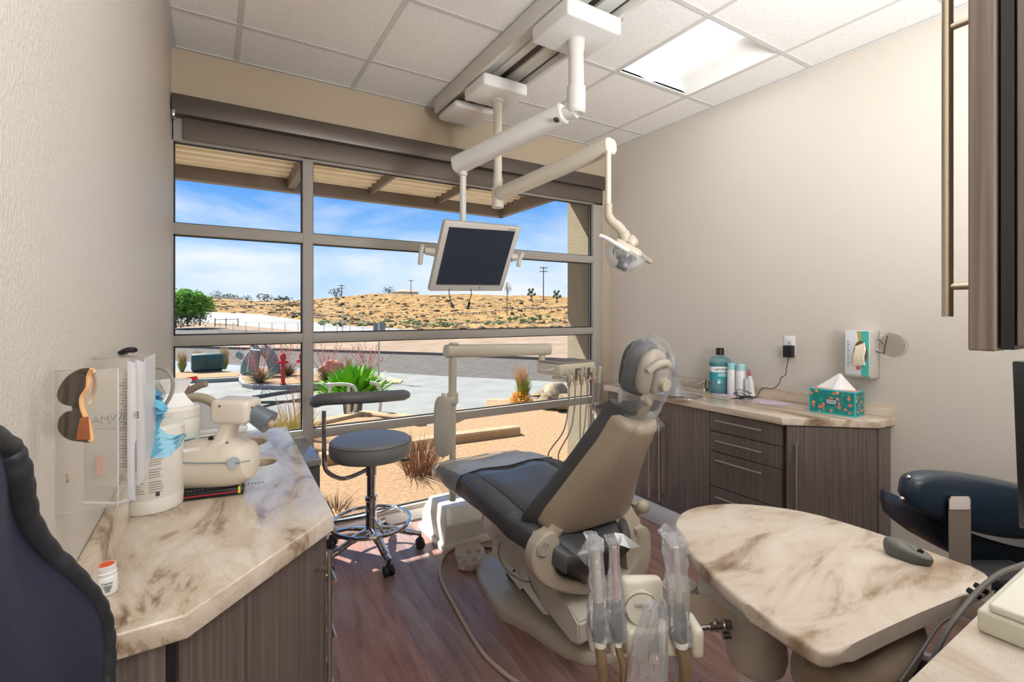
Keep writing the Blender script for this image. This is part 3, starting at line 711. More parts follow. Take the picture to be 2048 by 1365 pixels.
for px, py, lb in [(1063, 602, 'spiky desert tree nearest the monitor on the hill'), (1114, 606, 'bare branching desert tree next to the column')]:
    p = V(px, py, 105); t = thing('joshua_tree', lb, 'tree', p); b = B(); b.cyl(p, p+Vector((0, 0, .9)), .14, .12, 7); ends = []
    for k in range(7):
        a = k*.9; e_ = p+Vector((math.cos(a)*.7, math.sin(a)*.7, 1.4+.5*(k % 3))); b.cyl(p+Vector((0, 0, .8)), e_, .09, .05, 6); ends.append(e_)
    part('trunk', b, mat('bark', (96, 78, 62), .9), t); b = B()
    for e_ in ends: b.rock(e_, .32, 1, 1, 1, 2, 1, .8)
    part('foliage', b, TD, t)
# hill scrub: nobody could count it
b = B()
hp = [p for r_ in (rE, rF, rG) for p in r_]
for k in range(2300):
    px = random.uniform(560, 1180) if k % 4 else random.uniform(400, 620)
    i = 0
    while i < len(cols)-2 and cols[i+1] < px: i += 1
    f = (px-cols[i])/(cols[i+1]-cols[i]); v = random.random()**.8*2*.93
    A, Bq = (rE, rF) if v < 1 else (rF, rG); v = v if v < 1 else v-1
    p = (A[i].lerp(A[i+1], f)).lerp(Bq[i].lerp(Bq[i+1], f), v); p = p+Vector((0, 0, 1.1*noise.noise(p*0.06)+.27*noise.noise(p*0.3)))
    s = .09+.36*random.random()**2.2; b.rock(p, s, 1.5, 1.5, .8, k % 13, 1, .6)
solo('hill_scrub', b, mat('scrub', (128, 108, 78), .95, var=.3, vscale=.2), 'low dry scrub dotted over the sandy hillside', 'brush', kind='stuff', flat=True)
b = B()
for k in range(90):
    px = random.uniform(640, 1130); py = 640+random.uniform(-3, 12)-(px-900)*.035 if px > 860 else 652-random.uniform(0, 10); s = random.uniform(.1, .3)
    b.rock(V(px, py, 66-.02*(px-640)), s, 1.6, 1.4, .8, k % 9, 1, .6)
solo('verge_weeds', b, mat('green_weeds', (112, 124, 70), .95), 'green weeds along the foot of the hill', 'weeds', kind='stuff', flat=True)
# poles, fence, guard rail, cars
def upole(px, yb, yt, d, r, label, arms=1):
    p = V(px, yb, d); q = V(px, yt, d); t = thing('utility_pole', label, 'pole', p); PO = mat('pole_wood', (92, 80, 70), .9)
    part('post', B().cyl(p, q, r, r*.8, 7), PO, t)
    for k in range(arms): part('crossarm', B().obox(q-Vector((0, 0, .25+.8*k)), (r*14, r, r*1.2), Matrix.Rotation(-TH, 4, 'Z')), PO, t)
upole(1087, 604, 534, 110, .13, 'tall utility pole on the hill nearest the column', 2)
upole(822, 590, 560, 150, .12, 'thin distant pole on the skyline left of the monitor')
upole(683, 594, 570, 150, .14, 'pair of crossarms on a pole above the skyline tree', 2)
upole(1014, 632, 566, 62, .06, 'bare brown pole behind the monitor corner', 0)
p = V(685, 664, 40); t = thing('signal_post', 'thin post with dark signal heads by the fence', 'post', p)
part('post', B().cyl(p, V(685, 610, 40), .04, .04, 7), STEEL, t); part('signal_head', B().rock(V(684, 609, 40), .13, 1.4, 1, .8, 1, 1), BLACKP, t); part('signal_head', B().rock(V(690, 639, 40), .12, 1.4, 1, .8, 1, 1), BLACKP, t); part('meter_box', B().obox(V(685, 644, 40), (.2, .15, .3)), STEEL, t)
t = thing('chain_link_fence', 'long low chain link fence along the wash', 'fence', V(600, 668, 41)); fp = []
for k in range(28):
    px = 440+k*26; yb = 667+(px-440)*.003; dd = 46-(px-440)*.004
    a, c = V(px, yb, dd), V(px, yb-22, dd); fp.append(c)
    part('fence_post', B().cyl(a, c, .03, .03, 6), STEEL, t)
part('top_rail', B().tube(fp, .012, 5), STEEL, t)
t = thing('guard_rail', 'dark wooden guard rail curving up the hillside road', 'barrier', V(900, 632, 72)); gp = []
for k in range(22):
    px = 868+k*13; y = lerp([(868, 632), (960, 625), (1040, 618), (1141, 614)], px); dd = 70
    gp.append(V(px, y, dd)); part('rail_post', B().cyl(V(px, y+4.5, dd), V(px, y-1, dd), .06, .06, 6), BEAM, t)
part('rail', B().tube(gp, .13, 6, flat=.5), BEAM, t)
t = thing('field_gate', 'rusty pipe gate at the left end of the fence', 'gate', V(452, 652, 47))
for px in (430, 452, 476): part('gate_post', B().cyl(V(px, 654, 47), V(px, 637, 47), .05, .05, 6), BEAM, t)
part('gate_rail', B().tube([V(430, 640, 47), V(476, 639, 47)], .03, 6).tube([V(430, 650, 47), V(476, 650, 47)], .03, 6), BEAM, t)
def car(px, py, d, col, label, k):
    p = V(px, py, d); t = thing('car', label, 'car', p, -TH+.1); M_ = mat('car_paint_'+k, col, .3, coat=.5)
    c, s = math.cos(-TH+.1), math.sin(-TH+.1); R = Matrix.Translation(p) @ Matrix.Rotation(-TH+.1, 4, 'Z')
    part('body', B().box(-2.2, 2.2, -.85, .85, .35, .95, .2, 3, R), M_, t)
    part('cabin', B().box(-1.2, 1.1, -.75, .75, .9, 1.45, .25, 3, R), DGREY, t)
    for x in (-1.4, 1.4): part('wheel', B().cyl(R @ Vector((x, -.87, .33)), R @ Vector((x, .87, .33)), .33, .33, 12), RUBBER, t)
car(446, 615, 165, (200, 208, 216), 'pale grey car, leftmost of those parked on the hillside', 'a')
car(461, 617, 160, (232, 234, 236), 'white car second from the left on the hillside', 'b')
car(475, 616, 165, (66, 126, 170), 'blue car parked on the hillside', 'c')
car(545, 619, 125, (240, 240, 240), 'white car driving on the hill road near the mullion', 'd')
p = V(428, 601, 175); solo('distant_house', B().box(p.x-9, p.x+9, p.y-3, p.y+3, p.z-2, p.z+1.2), mat('house_wall', (214, 208, 198), .8), 'long low white roofed house on the left skyline', 'building')
p = V(812, 589, 155); t = thing('distant_house', 'low house with a shallow roof on the right skyline', 'building', p)
part('walls', B().box(p.x-3, p.x+3, p.y-3, p.y+3, p.z-1, p.z+.7), mat('house_wall', (214, 208, 198), .8), t)
part('roof', B().loft([[(p.x-3.6, p.y-3.6, p.z+.7), (p.x+3.6, p.y-3.6, p.z+.7), (p.x+3.6, p.y+3.6, p.z+.7), (p.x-3.6, p.y+3.6, p.z+.7)], [(p.x-1, p.y-.2, p.z+1.6), (p.x+1, p.y-.2, p.z+1.6), (p.x+1, p.y+.2, p.z+1.6), (p.x-1, p.y+.2, p.z+1.6)]]), mat('house_roof', (150, 128, 116), .8), t)

# ------------------------------------------------------------------ left counter and cabinet
def handle(b, a, c, out, r=.006, inset=.12):
    """bar pull from a to c standing off the face by vector out; a, c are on the face"""
    a = Vector(a); c = Vector(c); out = Vector(out); d = c-a
    b.cyl(a+out, c+out, r, r, 12)
    for f in (inset, 1-inset): b.cyl(a+d*f, a+d*f+out, r*.8, r*.8, 8)
    return b
top = [(XL+.001, .905), (-.033, .911), (.241, 1.186), (.262, 2.205), (XL+.001, 2.19)]
hA = P(494, 885, Z=.87); hB = P(522, 925, Z=.87)
holes2 = [ellipse(hA.x, hA.y, .066, .075), ellipse(hB.x, hB.y, .047, .045)]
t = thing('countertop', 'long stone countertop along the left wall with two round waste holes', 'countertop', (.05, 1.5, .83))
LSTONE = STONE
part('slab', poly_holes(top, holes2, .83, .87, .004), LSTONE, t)
part('backsplash', B().box(XL+.0005, XL+.02, .905, 2.19, .8701, .955, .003), LSTONE, t)
for hh, ra, rb in ((hA, .066, .075), (hB, .047, .045)):
    n = 32; o_ = [(hh.x+ra*math.cos(2*PI*k/n), hh.y+rb*math.sin(2*PI*k/n)) for k in range(n)]
    i_ = [(hh.x+(ra-.004)*math.cos(2*PI*k/n), hh.y+(rb-.004)*math.sin(2*PI*k/n)) for k in range(n)]
    part('hole_liner', B().loft([[(x, y, .7) for x, y in o_], [(x, y, .868) for x, y in o_], [(x, y, .868) for x, y in i_], [(x, y, .7) for x, y in i_]], cap=False), mat('tan_liner', (196, 176, 150), .5), t)
t = thing('base_cabinet', 'dark laminate base cabinet with angled door under the left countertop', 'cabinet', (.05, 1.5, 0))
body = [(XL+.001, .945), (-.055, .945), (.205, 1.205), (.222, 2.17), (XL+.001, 2.17)]
b = B().prism(body, 0, .70)
b.prism([(XL+.001, .945), (-.055, .945), (.205, 1.205), (.207, 1.4), (XL+.001, 1.4)], .70, .8295)
b.prism([(.208, 1.4), (.222, 2.17), (.20, 2.17), (.186, 1.4)], .70, .8295)
part('body', b, WOOD, t)
part('side_panel', B().box(XL+.002, -.062, .925, .944, .0, .829, .001), WOOD, t)
part('dark_filler', B().box(-.061, -.05, .93, .944, .0, .829), BLACKP, t)
d0 = Vector((-.045, .935, 0)); d1 = Vector((.222, 1.198, 0)); dd = (d1-d0).normalized(); nn = Vector((dd.y, -dd.x, 0))
b = B(); b.loft([[d0+Vector((0, 0, .02)), d1+Vector((0, 0, .02)), d1-nn*.018+Vector((0, 0, .02)), d0-nn*.018+Vector((0, 0, .02))], [d0+Vector((0, 0, .825)), d1+Vector((0, 0, .825)), d1-nn*.018+Vector((0, 0, .825)), d0-nn*.018+Vector((0, 0, .825))]])
dr = part('door', b, WOOD, t)
hp_ = d1-dd*.028
part('handle', handle(B(), hp_+Vector((0, 0, .20)), hp_+Vector((0, 0, .80)), nn*.034, .0055, .07), STEEL, dr)
for k, (za, zb) in enumerate([(.70, .825), (.555, .695), (.41, .55), (.22, .405), (.02, .215)]):
    dr = part('drawer', B().loft([[(.212, 1.222, za), (.232, 1.222, za), (.246, 1.80, za), (.226, 1.80, za)], [(.212, 1.222, zb), (.232, 1.222, zb), (.246, 1.80, zb), (.226, 1.80, zb)]]), WOOD, t, flat=True)
    zc_ = zb-.045
    part('handle', handle(B(), (.234, 1.30, zc_), (.242, 1.66, zc_), (.034, 0, 0), .0055), STEEL, dr)
# low box between counter and window
DTOP = mat('grey_gloss_top', (132, 130, 128), .2, coat=.4)
t = thing('low_cabinet', 'low dark cabinet with a grey top between the left counter and the window', 'cabinet', (.13, 2.75, 0))
part('body', B().box(XL+.01, .445, 2.50, 2.99, 0, .60, .003), mat('charcoal_laminate', (66, 62, 62), .5), t)
part('top', B().box(XL+.005, .45, 2.49, 2.995, .6005, .63, .004), DTOP, t)
t = thing('low_cabinet', 'low beige cabinet with a dark top in the right window corner', 'cabinet', (2.7, 2.8, 0))
part('body', B().box(2.575, XR-.002, 2.665, 2.995, 0, .585, .003), mat('greige_laminate', (150, 138, 124), .5), t)
part('top', B().box(2.565, XR-.002, 2.655, 2.998, .5855, .61, .003), mat('charcoal_top', (84, 80, 76), .35), t)
part('handle', handle(B(), (2.60, 2.665, .50), (2.76, 2.665, .50), (0, -.03, 0)), STEEL, t)

# ------------------------------------------------------------------ right counter and cabinets
CF = 2.39
def yX(px): return P(px, 800, X=CF).y
def zX(px, py): return P(px, py, X=CF).z
top = [(XR-.001, 1.040), (2.690, 1.045), (2.368, 1.330), (2.368, 2.60), (XR-.001, 2.60)]
def Q(px, py, Z=.829):
    p = P(px, py, Z=Z)
    if p.x > 2.76: p = P(px, py, X=2.76); p.z = Z
    return p
sk = Q(1372, 792)
t = thing('countertop', 'streaked stone countertop with an angled end along the right wall', 'countertop', (2.6, 1.8, .79))
RSTONE = ramp_mat('stone_top_right', [(0.30, (104, 84, 68)), (0.40, (160, 138, 116)), (0.5, (196, 178, 156)), (0.62, (214, 202, 186)), (0.75, (196, 176, 156))], scale=(3.6, .5, 3), nscale=3.4, detail=9, distortion=.6, rough=.25, coat=.2, nrough=.62, rot=(0, 0, -.12))
part('slab', poly_holes(top, [ellipse(sk.x, sk.y, .085, .085)], .79, .828, .004), RSTONE, t)
part('backsplash', B().box(XR-.02, XR-.0005, 1.04, 2.60, .8281, .888, .003), RSTONE, t)
part('sink_bowl', B().lathe([(.095, .003), (.084, .0035), (.082, -.02), (.07, -.09), (.0, -.11), (0, -.113), (.073, -.094), (.086, -.022), (.0875, 0), (.095, .0005)], (sk.x, sk.y, .828), 32), CHROME, t)
t = thing('base_cabinet', 'dark laminate cabinet run with doors and four drawers under the right countertop', 'cabinet', (2.6, 1.8, 0))
b = B().prism([(XR-.002, 1.075), (2.705, 1.075), (2.40, 1.345), (2.41, 2.585), (XR-.002, 2.585)], .13, .7895)
part('body', b, mat('cabinet_carcass', (52, 46, 44), .5), t)
part('side_panel', B().box(2.712, XR-.002, 1.056, 1.075, .0, .7895, .001), WOOD, t)
part('toe_kick', B().box(2.395, 2.415, 1.33, 2.585, 0, .128, .002), mat('white_baseboard', (226, 226, 224), 0.4), t)
part('toe_kick', B().prism([(XR-.002, 1.08), (2.71, 1.08), (2.42, 1.36), (2.42, 1.6), (XR-.002, 1.6)], 0, .129), BLACKP, t)
y1420, y1322 = yX(1420), yX(1321)
zt = .785
for (ya, yb, hy, hz0, hz1) in ((y1420+.002, y1322-.002, y1322-.02, zX(1325, 1000), zX(1325, 845)), (y1322+.002, 2.58, y1322+.06, zX(1305, 993), zX(1305, 850))):
    dr = part('door', B().box(CF, CF+.018, ya, yb, .135, zt, .001), WOOD, t, flat=True)
    part('handle', handle(B(), (CF, hy, hz0), (CF, hy, hz1), (-.032, 0, 0), .006, .06), STEEL, dr)
zl = [zt]+[zX(1420, y) for y in (861, 901, 970)]+[.135]
hs = [((1431, 841.6), (1525, 863)), ((1431, 882.4), (1525, 906)), ((1431, 920.5), (1525, 949.5)), ((1431, 993.5), (1525, 1030))]
for k in range(4):
    dr = part('drawer', B().box(CF, CF+.018, 1.345, y1420-.002, zl[k+1]+.003, zl[k]-.002, .001), WOOD, t, flat=True)
    a = P(*hs[k][0], X=CF-.032); c = P(*hs[k][1], X=CF-.032); zz_ = (a.z+c.z)/2
    part('handle', handle(B(), (CF, a.y, zz_), (CF, c.y, zz_), (-.032, 0, 0), .006), STEEL, dr)
d0 = Vector((2.392, 1.318, 0)); d1 = Vector((2.69, 1.058, 0)); dd = (d1-d0).normalized(); nn = Vector((dd.y, -dd.x, 0))
b = B(); b.loft([[p_+Vector((0, 0, z_)) for p_ in (d0, d1, d1-nn*.018, d0-nn*.018)] for z_ in (.135, zt)])
dr = part('door', b, mat_ := WOOD, t, flat=True)
hp_ = d0+dd*.035
part('handle', handle(B(), hp_+Vector((0, 0, .30)), hp_+Vector((0, 0, .715)), nn*.032, .006, .06), STEEL, dr)

# faucet, soap pump
t = thing('faucet', 'tall bronze gooseneck faucet wrapped in plastic at the small sink', 'faucet', Q(1343, 795))
p0 = Q(1343, 792); d = p0.dot(FW)
part('spout', B().tube(spline([p0, V(1346, 765, d), V(1345, 745, d), V(1341, 725, d), V(1337, 711, d), V(1334, 706, d)], 6), [.02]*8+[.014]*8+[.011]*15, 10), mat('bronze', (104, 82, 72), .35, .6), t)
part('plastic_wrap', B().lathe([(.03, 0), (.075, .01), (.06, .07), (.03, .12), (.035, .22), (.02, .26)], p0, 14), FILM2, t)
p0 = Q(1408, 781); d = p0.dot(FW)
t = thing('soap_pump', 'small steel tap with a thin spout beside the sink', 'tap', p0)
part('base', B().lathe([(0, 0), (.026, 0), (.024, .012), (.012, .02), (.011, .05), (.016, .055), (.014, .07), (0, .072)], p0, 16), STEEL, t)
part('spout', B().tube([p0+Vector((0, 0, .055)), V(1396, 768, d), V(1385, 763, d)], .005, 8), STEEL, t)

# mouthwash
p0 = Q(1440, 784); t = thing('mouthwash_bottle', 'big teal mouthwash bottle with black cap on the right counter', 'bottle', p0)
TEAL = glassy('teal_liquid', (0, 150, 160), .25, .08, .2); CLEARB = glassy('clear_bottle', (200, 232, 236), .86, .05, .25)
R = Matrix.Translation(p0) @ Matrix.Rotation(-.65, 4, 'Z')
def body_rings(prof, sx=1.0, sy=.62, n=24, pw=3.0):
    out = []
    for r, z in prof:
        ring = []
        for k in range(n):
            a = 2*PI*k/n; c_, s_ = math.cos(a), math.sin(a)
            ring.append(R @ Vector((math.copysign(abs(c_)**(2/pw), c_)*r*sx, math.copysign(abs(s_)**(2/pw), s_)*r*sy, z)))
        out.append(ring)
    return out
part('liquid', B().loft(body_rings([(.058, .003), (.064, .01), (.064, .075), (.058, .085), (.058, .175), (.061, .180), (.061, .195)])), mat('teal_mouthwash', (0, 142, 152), .15, coat=.5), t)
part('bottle', B().loft(body_rings([(.060, 0), (.066, .008), (.066, .077), (.060, .087), (.060, .177), (.063, .182), (.063, .205), (.05, .222), (.022, .235), (.02, .25)])), CLEARB, t)
part('label', B().loft(body_rings([(.0615, .09), (.0615, .172)]), cap=False), mat('mouthwash_label', (40, 150, 160), .5), t)
part('label_band', B().loft(body_rings([(.0622, .135), (.0622, .170)]), cap=False), mat('label_white', (226, 232, 232), .5), t)
part('cap', B().lathe([(0, .243), (.024, .243), (.024, .283), (.021, .286), (0, .286)], p0, 20), BLACKP, t)
text_mesh('LISTERINE', .019, R @ frame_mtx((0, -.0395, .152), (1, 0, 0), (0, 0, 1)), 'lettering', INK, t)
part('label_mark', B().obox(R @ Vector((0, -.0395, .118)), (.05, .002, .022), Matrix.Rotation(-.65, 4, 'Z')), mat('label_pale', (150, 200, 204), .5), t)
for px, lb in ((1464, 'white spray can with pale teal cap next to the mouthwash'), (1482, 'white spray can with pale teal cap, right of its twin')):
    p0 = Q(px, 787); t = thing('spray_can', lb, 'spray can', p0, group='white spray cans on the right counter')
    part('can', B().lathe([(0, 0), (.026, 0), (.028, .006), (.028, .15), (.024, .158), (0, .158)], p0, 20), WHITEP, t)
    part('cap', B().lathe([(.0, .158), (.026, .158), (.026, .192), (.022, .197), (0, .197)], p0, 20), mat('pale_teal_cap', (160, 212, 216), .35), t)
p0 = Q(1503, 792); d = p0.dot(FW)
t = thing('toothpaste_tube', 'white toothpaste tube with a pink cap leaning behind the wires', 'tube', p0)
part('tube', B().tube([p0+Vector((0, 0, .012)), V(1501, 768, d), V(1499, 752, d)], [.022, .017, .011], 12, flat=.8), WHITEP, t)
part('cap', B().tube([V(1499, 752, d), V(1497, 740, d)], [.011, .007], 12), mat('pink_cap', (172, 92, 108), .4), t)
p0 = Q(1497, 788); solo('card_box', B().obox(p0+Vector((0, 0, .055)), (.05, .03, .11), Matrix.Rotation(-.5, 4, 'Z'), .002), mat('grey_white_card', (198, 198, 202), .7), 'small pale carton standing behind the tangled wire', 'box')
for k, (c4, lb) in enumerate([(((1420, 784), (1512, 790), (1500, 797), (1428, 790)), 'lilac paper sheet under the mouthwash bottle'), (((1505, 795), (1552, 798), (1535, 806), (1480, 802)), 'lilac paper sheet in the middle of the counter'), (((1530, 800), (1590, 806), (1565, 812), (1515, 808)), 'lilac paper sheet nearest the tissue box')]):
    q = [Q(x, y) for x, y in c4]; b = B(); b.prism([(v.x, v.y) for v in q], .8283+.0004*k, .8285+.0004*k)
    solo('paper_sheet', b, mat('lilac_paper', (206, 188, 206), .8), lb, 'paper', 'lilac papers on the right counter', flat=True)
random.seed(3)
c0 = Q(1486, 800, .835); pts = [c0+Vector((random.uniform(-.06, .06), random.uniform(-.06, .06), abs(random.gauss(0, .022))+.002)) for k in range(26)]
solo('wire_tangle', B().tube(spline(pts, 5), .0018, 6), BLACKP, 'tangled thin black wire on the lilac papers', 'wire')
# outlet, adapter, cord
a, c = P(1568, 672, X=XR-.006), P(1590, 712, X=XR-.006)
t = thing('wall_outlet', 'white wall outlet with two sockets above the right counter', 'outlet', (XR, (a.y+c.y)/2, c.z))
yc = (a.y+c.y)/2; part('cover_plate', B().box(XR-.006, XR-.0005, c.y, a.y, c.z, a.z, .002), WHITEP, t)
zc_ = (a.z+c.z)/2
for dz in (.022, -.022):
    part('socket', B().box(XR-.0085, XR-.006, yc-.017, yc+.017, zc_+dz-.014, zc_+dz+.014, .001), WHITEP, t)
    part('slot', B().box(XR-.0092, XR-.0084, yc-.009, yc-.007, zc_+dz, zc_+dz+.009).box(XR-.0092, XR-.0084, yc+.007, yc+.009, zc_+dz, zc_+dz+.009).box(XR-.0092, XR-.0084, yc-.003, yc+.003, zc_+dz-.010, zc_+dz-.005), BLACKP, t, flat=True)
a, c = P(1566, 691, X=XR-.045), P(1583, 716, X=XR-.045)
t = thing('power_adapter', 'black power adapter plugged into the wall outlet with a hanging cord', 'adapter', (XR-.03, (a.y+c.y)/2, c.z))
part('body', B().box(XR-.05, XR-.0095, c.y, a.y, c.z, a.z, .004), BLACKP, t)
m_y = (a.y+c.y)/2
cp = [Vector((XR-.03, m_y, c.z+.003)), P(1573, 735, X=XR-.03), P(1571, 750, X=XR-.03), P(1562, 756, X=XR-.03), P(1558, 768, X=XR-.03), P(1545, 778, X=XR-.035), P(1525, 777, X=XR-.03)]
part('cord', B().tube(spline(cp+[Q(1512, 790, .836), Q(1500, 797, .832)], 6), .0022, 6), BLACKP, t)
# glove box on the wall
gx0 = XR-.085
a, c = P(1690, 660, X=gx0), P(1741, 757, X=gx0)
t = thing('glove_box', 'white and teal box of gloves in a clear holder on the right wall', 'glove box', (XR-.05, (a.y+c.y)/2, c.z))
z0_, z1_ = c.z, P(1690, 661, X=gx0).z
GB_W = mat('glove_box_card', (220, 222, 224), .6)
part('carton', B().box(gx0, XR-.002, c.y, a.y, z0_, z1_, .002), GB_W, t)
wd = a.y-c.y
part('teal_stripe', B().box(gx0-.0015, gx0, c.y+wd*.06, c.y+wd*.36, z0_+.002, z1_-.002), mat('teal_print', (74, 178, 170), .6), t, label='teal stripe')
part('olive_swoosh', B().loft([[(gx0-.0018, c.y+wd*.36, z1_-.003), (gx0-.0018, c.y+wd*.52, z1_-.003)], [(gx0-.0018, c.y+wd*.34, z1_-.05), (gx0-.0018, c.y+wd*.44, z1_-.05)], [(gx0-.0018, c.y+wd*.36, z1_-.11), (gx0-.0018, c.y+wd*.37, z1_-.11)]], closed=False), mat('olive_print', (176, 172, 84), .6), t)
oc = P(1721, 707, X=gx0-.002)
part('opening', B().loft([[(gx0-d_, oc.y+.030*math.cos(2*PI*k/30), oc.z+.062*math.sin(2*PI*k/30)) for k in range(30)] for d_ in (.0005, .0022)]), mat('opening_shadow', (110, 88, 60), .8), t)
b = B()
for k in range(6):
    y_ = oc.y-.018+.007*k; b.tube(spline([(gx0-.004, y_+.002*k, oc.z-.058), (gx0-.012, y_+.004, oc.z-.02), (gx0-.010, y_-.002, oc.z+.02), (gx0-.003, y_+.003, oc.z+.052-.004*k)], 5), [.006]*4+[.007]*8+[.004]*4, 8)
part('glove', b, mat('cream_glove', (232, 222, 196), .55), t)
part('round_seal', B().cyl((gx0-.003, c.y+wd*.47, z0_+.045), (gx0, c.y+wd*.47, z0_+.045), .009, .009, 16), mat('red_print', (204, 84, 74), .6), t)
b = B()
for k in range(9): b.box(gx0-.0012, gx0, a.y-.018-(.004 if k % 2 else 0), a.y-.010, z0_+.05+k*.015, z0_+.060+k*.015)
part('printed_text', b, mat('blue_grey_print', (160, 172, 190), .6), t, flat=True)
part('holder', B().box(gx0-.004, gx0-.0025, c.y-.004, a.y+.004, z0_-.004, z0_+.012).box(gx0-.004, XR, c.y-.005, c.y-.0025, z0_-.004, z1_).box(gx0-.004, XR, c.y-.005, a.y+.005, z0_-.004, z0_-.002), ACRYL, t)
rc = P(1782, 691, X=XR-.03)
t = thing('eyewear_holder', 'round clear holder with dark eyewear arms on the wall right of the glove box', 'holder', (XR-.02, rc.y, rc.z-.07))
part('clear_disc', B().tube([(XR-.03, rc.y+.062*math.cos(2*PI*k/28), rc.z+.062*math.sin(2*PI*k/28)) for k in range(28)], .0022, 6, True), ACRYLE, t)
part('clear_disc', B().cyl((XR-.004, rc.y, rc.z), (XR-.001, rc.y, rc.z), .06, .06, 28), ACRYL, t)
part('bracket', B().box(XR-.031, XR-.0045, rc.y-.003, rc.y+.003, rc.z-.062, rc.z-.056), ACRYL, t)
part('eyewear_arm', B().tube(spline([P(1775, 672, X=XR-.035), P(1772, 684, X=XR-.04), P(1769, 698, X=XR-.04), P(1768, 708, X=XR-.035)], 5), .003, 8).tube([P(1768, 708, X=XR-.035), P(1752, 703, X=XR-.035)], .0025, 6).tube([P(1756, 678, X=XR-.03), P(1768, 690, X=XR-.035)], .002, 6), mat('dark_brown_plastic', (74, 58, 54), .4), t)
# tissue box
A_ = Q(1618, 822); B_ = Q(1711, 836); dv = (B_-A_); ln = dv.length; dv.normalize(); pv = Vector((-dv.y, dv.x, 0))
if pv.x < 0: pv = -pv
hgt = V(1618, 775, A_.dot(FW)).z-.829
def tissue_mat():
    m, N, L, b = newmat('floral_print'); tc = N.new('ShaderNodeTexCoord')
    v = N.new('ShaderNodeTexVoronoi'); v.inputs['Scale'].default_value = 46; L.new(tc.outputs['Object'], v.inputs['Vector'])
    n = N.new('ShaderNodeTexNoise'); n.inputs['Scale'].default_value = 60; n.inputs['Detail'].default_value = 1; L.new(tc.outputs['Object'], n.inputs['Vector'])
    ad = N.new('ShaderNodeMath'); ad.operation = 'MULTIPLY_ADD'; ad.inputs[1].default_value = .55; L.new(n.outputs['Fac'], ad.inputs[0]); L.new(v.outputs['Distance'], ad.inputs[2])
    r = N.new('ShaderNodeValToRGB'); r.color_ramp.interpolation = 'CONSTANT'; el = r.color_ramp.elements
    el[0].position = 0; el[0].color = lin((226, 196, 120)); el[1].position = .80; el[1].color = lin((14, 126, 122))
    for p_, c_ in ((.40, (232, 104, 84)), (.58, (240, 140, 116)), (.62, (14, 126, 122)), (.74, (60, 160, 140))): q_ = el.new(p_); q_.color = lin(c_)
    L.new(ad.outputs[0], r.inputs[0]); L.new(r.outputs[0], b.inputs['Base Color']); b.inputs['Roughness'].default_value = .5; return m
t = thing('tissue_box', 'teal floral tissue box on the right counter', 'tissue box', (A_+B_)/2+pv*.06)
MM = Matrix(((dv.x, pv.x, 0, A_.x), (dv.y, pv.y, 0, A_.y), (0, 0, 1, .829), (0, 0, 0, 1)))
part('carton', B().box(0, ln, 0, .115, 0, hgt, .001, 1, MM), mat('turquoise_edge', (64, 188, 200), .5), t)
part('front_print', B().box(.006, ln-.006, -.0008, 0, .006, hgt-.006, 0, 1, MM), tissue_mat(), t, flat=True)
part('end_print', B().box(ln, ln+.0008, .006, .109, .006, hgt-.006, 0, 1, MM), bpy.data.materials['floral_print'], t, flat=True)
part('top_print', B().box(.006, ln-.006, .006, .109, hgt, hgt+.0006, 0, 1, MM), mat('coral_top', (214, 150, 128), .6), t, flat=True)
part('name_panel', B().box(ln*.36, ln*.64, -.0014, -.0008, hgt*.36, hgt*.62, 0, 1, MM), mat('teal_panel', (20, 96, 118), .6), t, flat=True)
b = B()
for k in range(3): b.box(ln*(.38+.01*k), ln*(.62-.01*k), -.0018, -.0014, hgt*(.55-.06*k), hgt*(.575-.06*k), 0, 1, MM)
part('printed_text', b, PAPER, t, flat=True)
b = B(); apex = Vector((ln*.58, .06, hgt+.075)); n = 16; rg = []
for f in (0, .35, .7, 1):
    ring = []
    for k in range(n):
        a_ = 2*PI*k/n; rr = (1-f)*.05*(1+.35*math.sin(a_*4+1))+.004; ring.append(MM @ Vector((ln*.5+(apex.x-ln*.5)*f+rr*math.cos(a_)*1.3, .057+rr*math.sin(a_)*.55, hgt+.001+.078*f)))
    rg.append(ring)
b.loft(rg); part('tissue', b, mat('tissue_white', (240, 240, 240), .9), t)

# ------------------------------------------------------------------ dental chair
CXM = 1.225
chair = thing('dental_chair', 'reclined grey vinyl dental chair with beige back shell in the middle of the room', 'dental chair', (1.35, 1.8, 0))
zt_ = [(1.36, .47), (1.42, .505), (1.50, .545), (1.62, .575), (1.80, .598), (1.95, .602), (2.10, .585), (2.25, .568), (2.33, .556), (2.38, .535)]
zb_ = [(1.36, .36), (1.42, .31), (1.50, .30), (1.60, .38), (1.70, .44), (1.85, .475), (2.05, .475), (2.2, .478), (2.38, .50)]
hw_ = [(1.36, .16), (1.40, .19), (1.48, .235), (1.6, .275), (1.9, .278), (2.2, .268), (2.32, .255), (2.38, .225)]
zs_b = [(1.36, .42), (1.43, .44), (1.53, .453), (1.68, .482), (1.85, .492), (2.0, .49), (2.16, .478), (2.38, .50)]
ys = [1.36+i*(2.38-1.36)/150 for i in range(151)]
rings = []
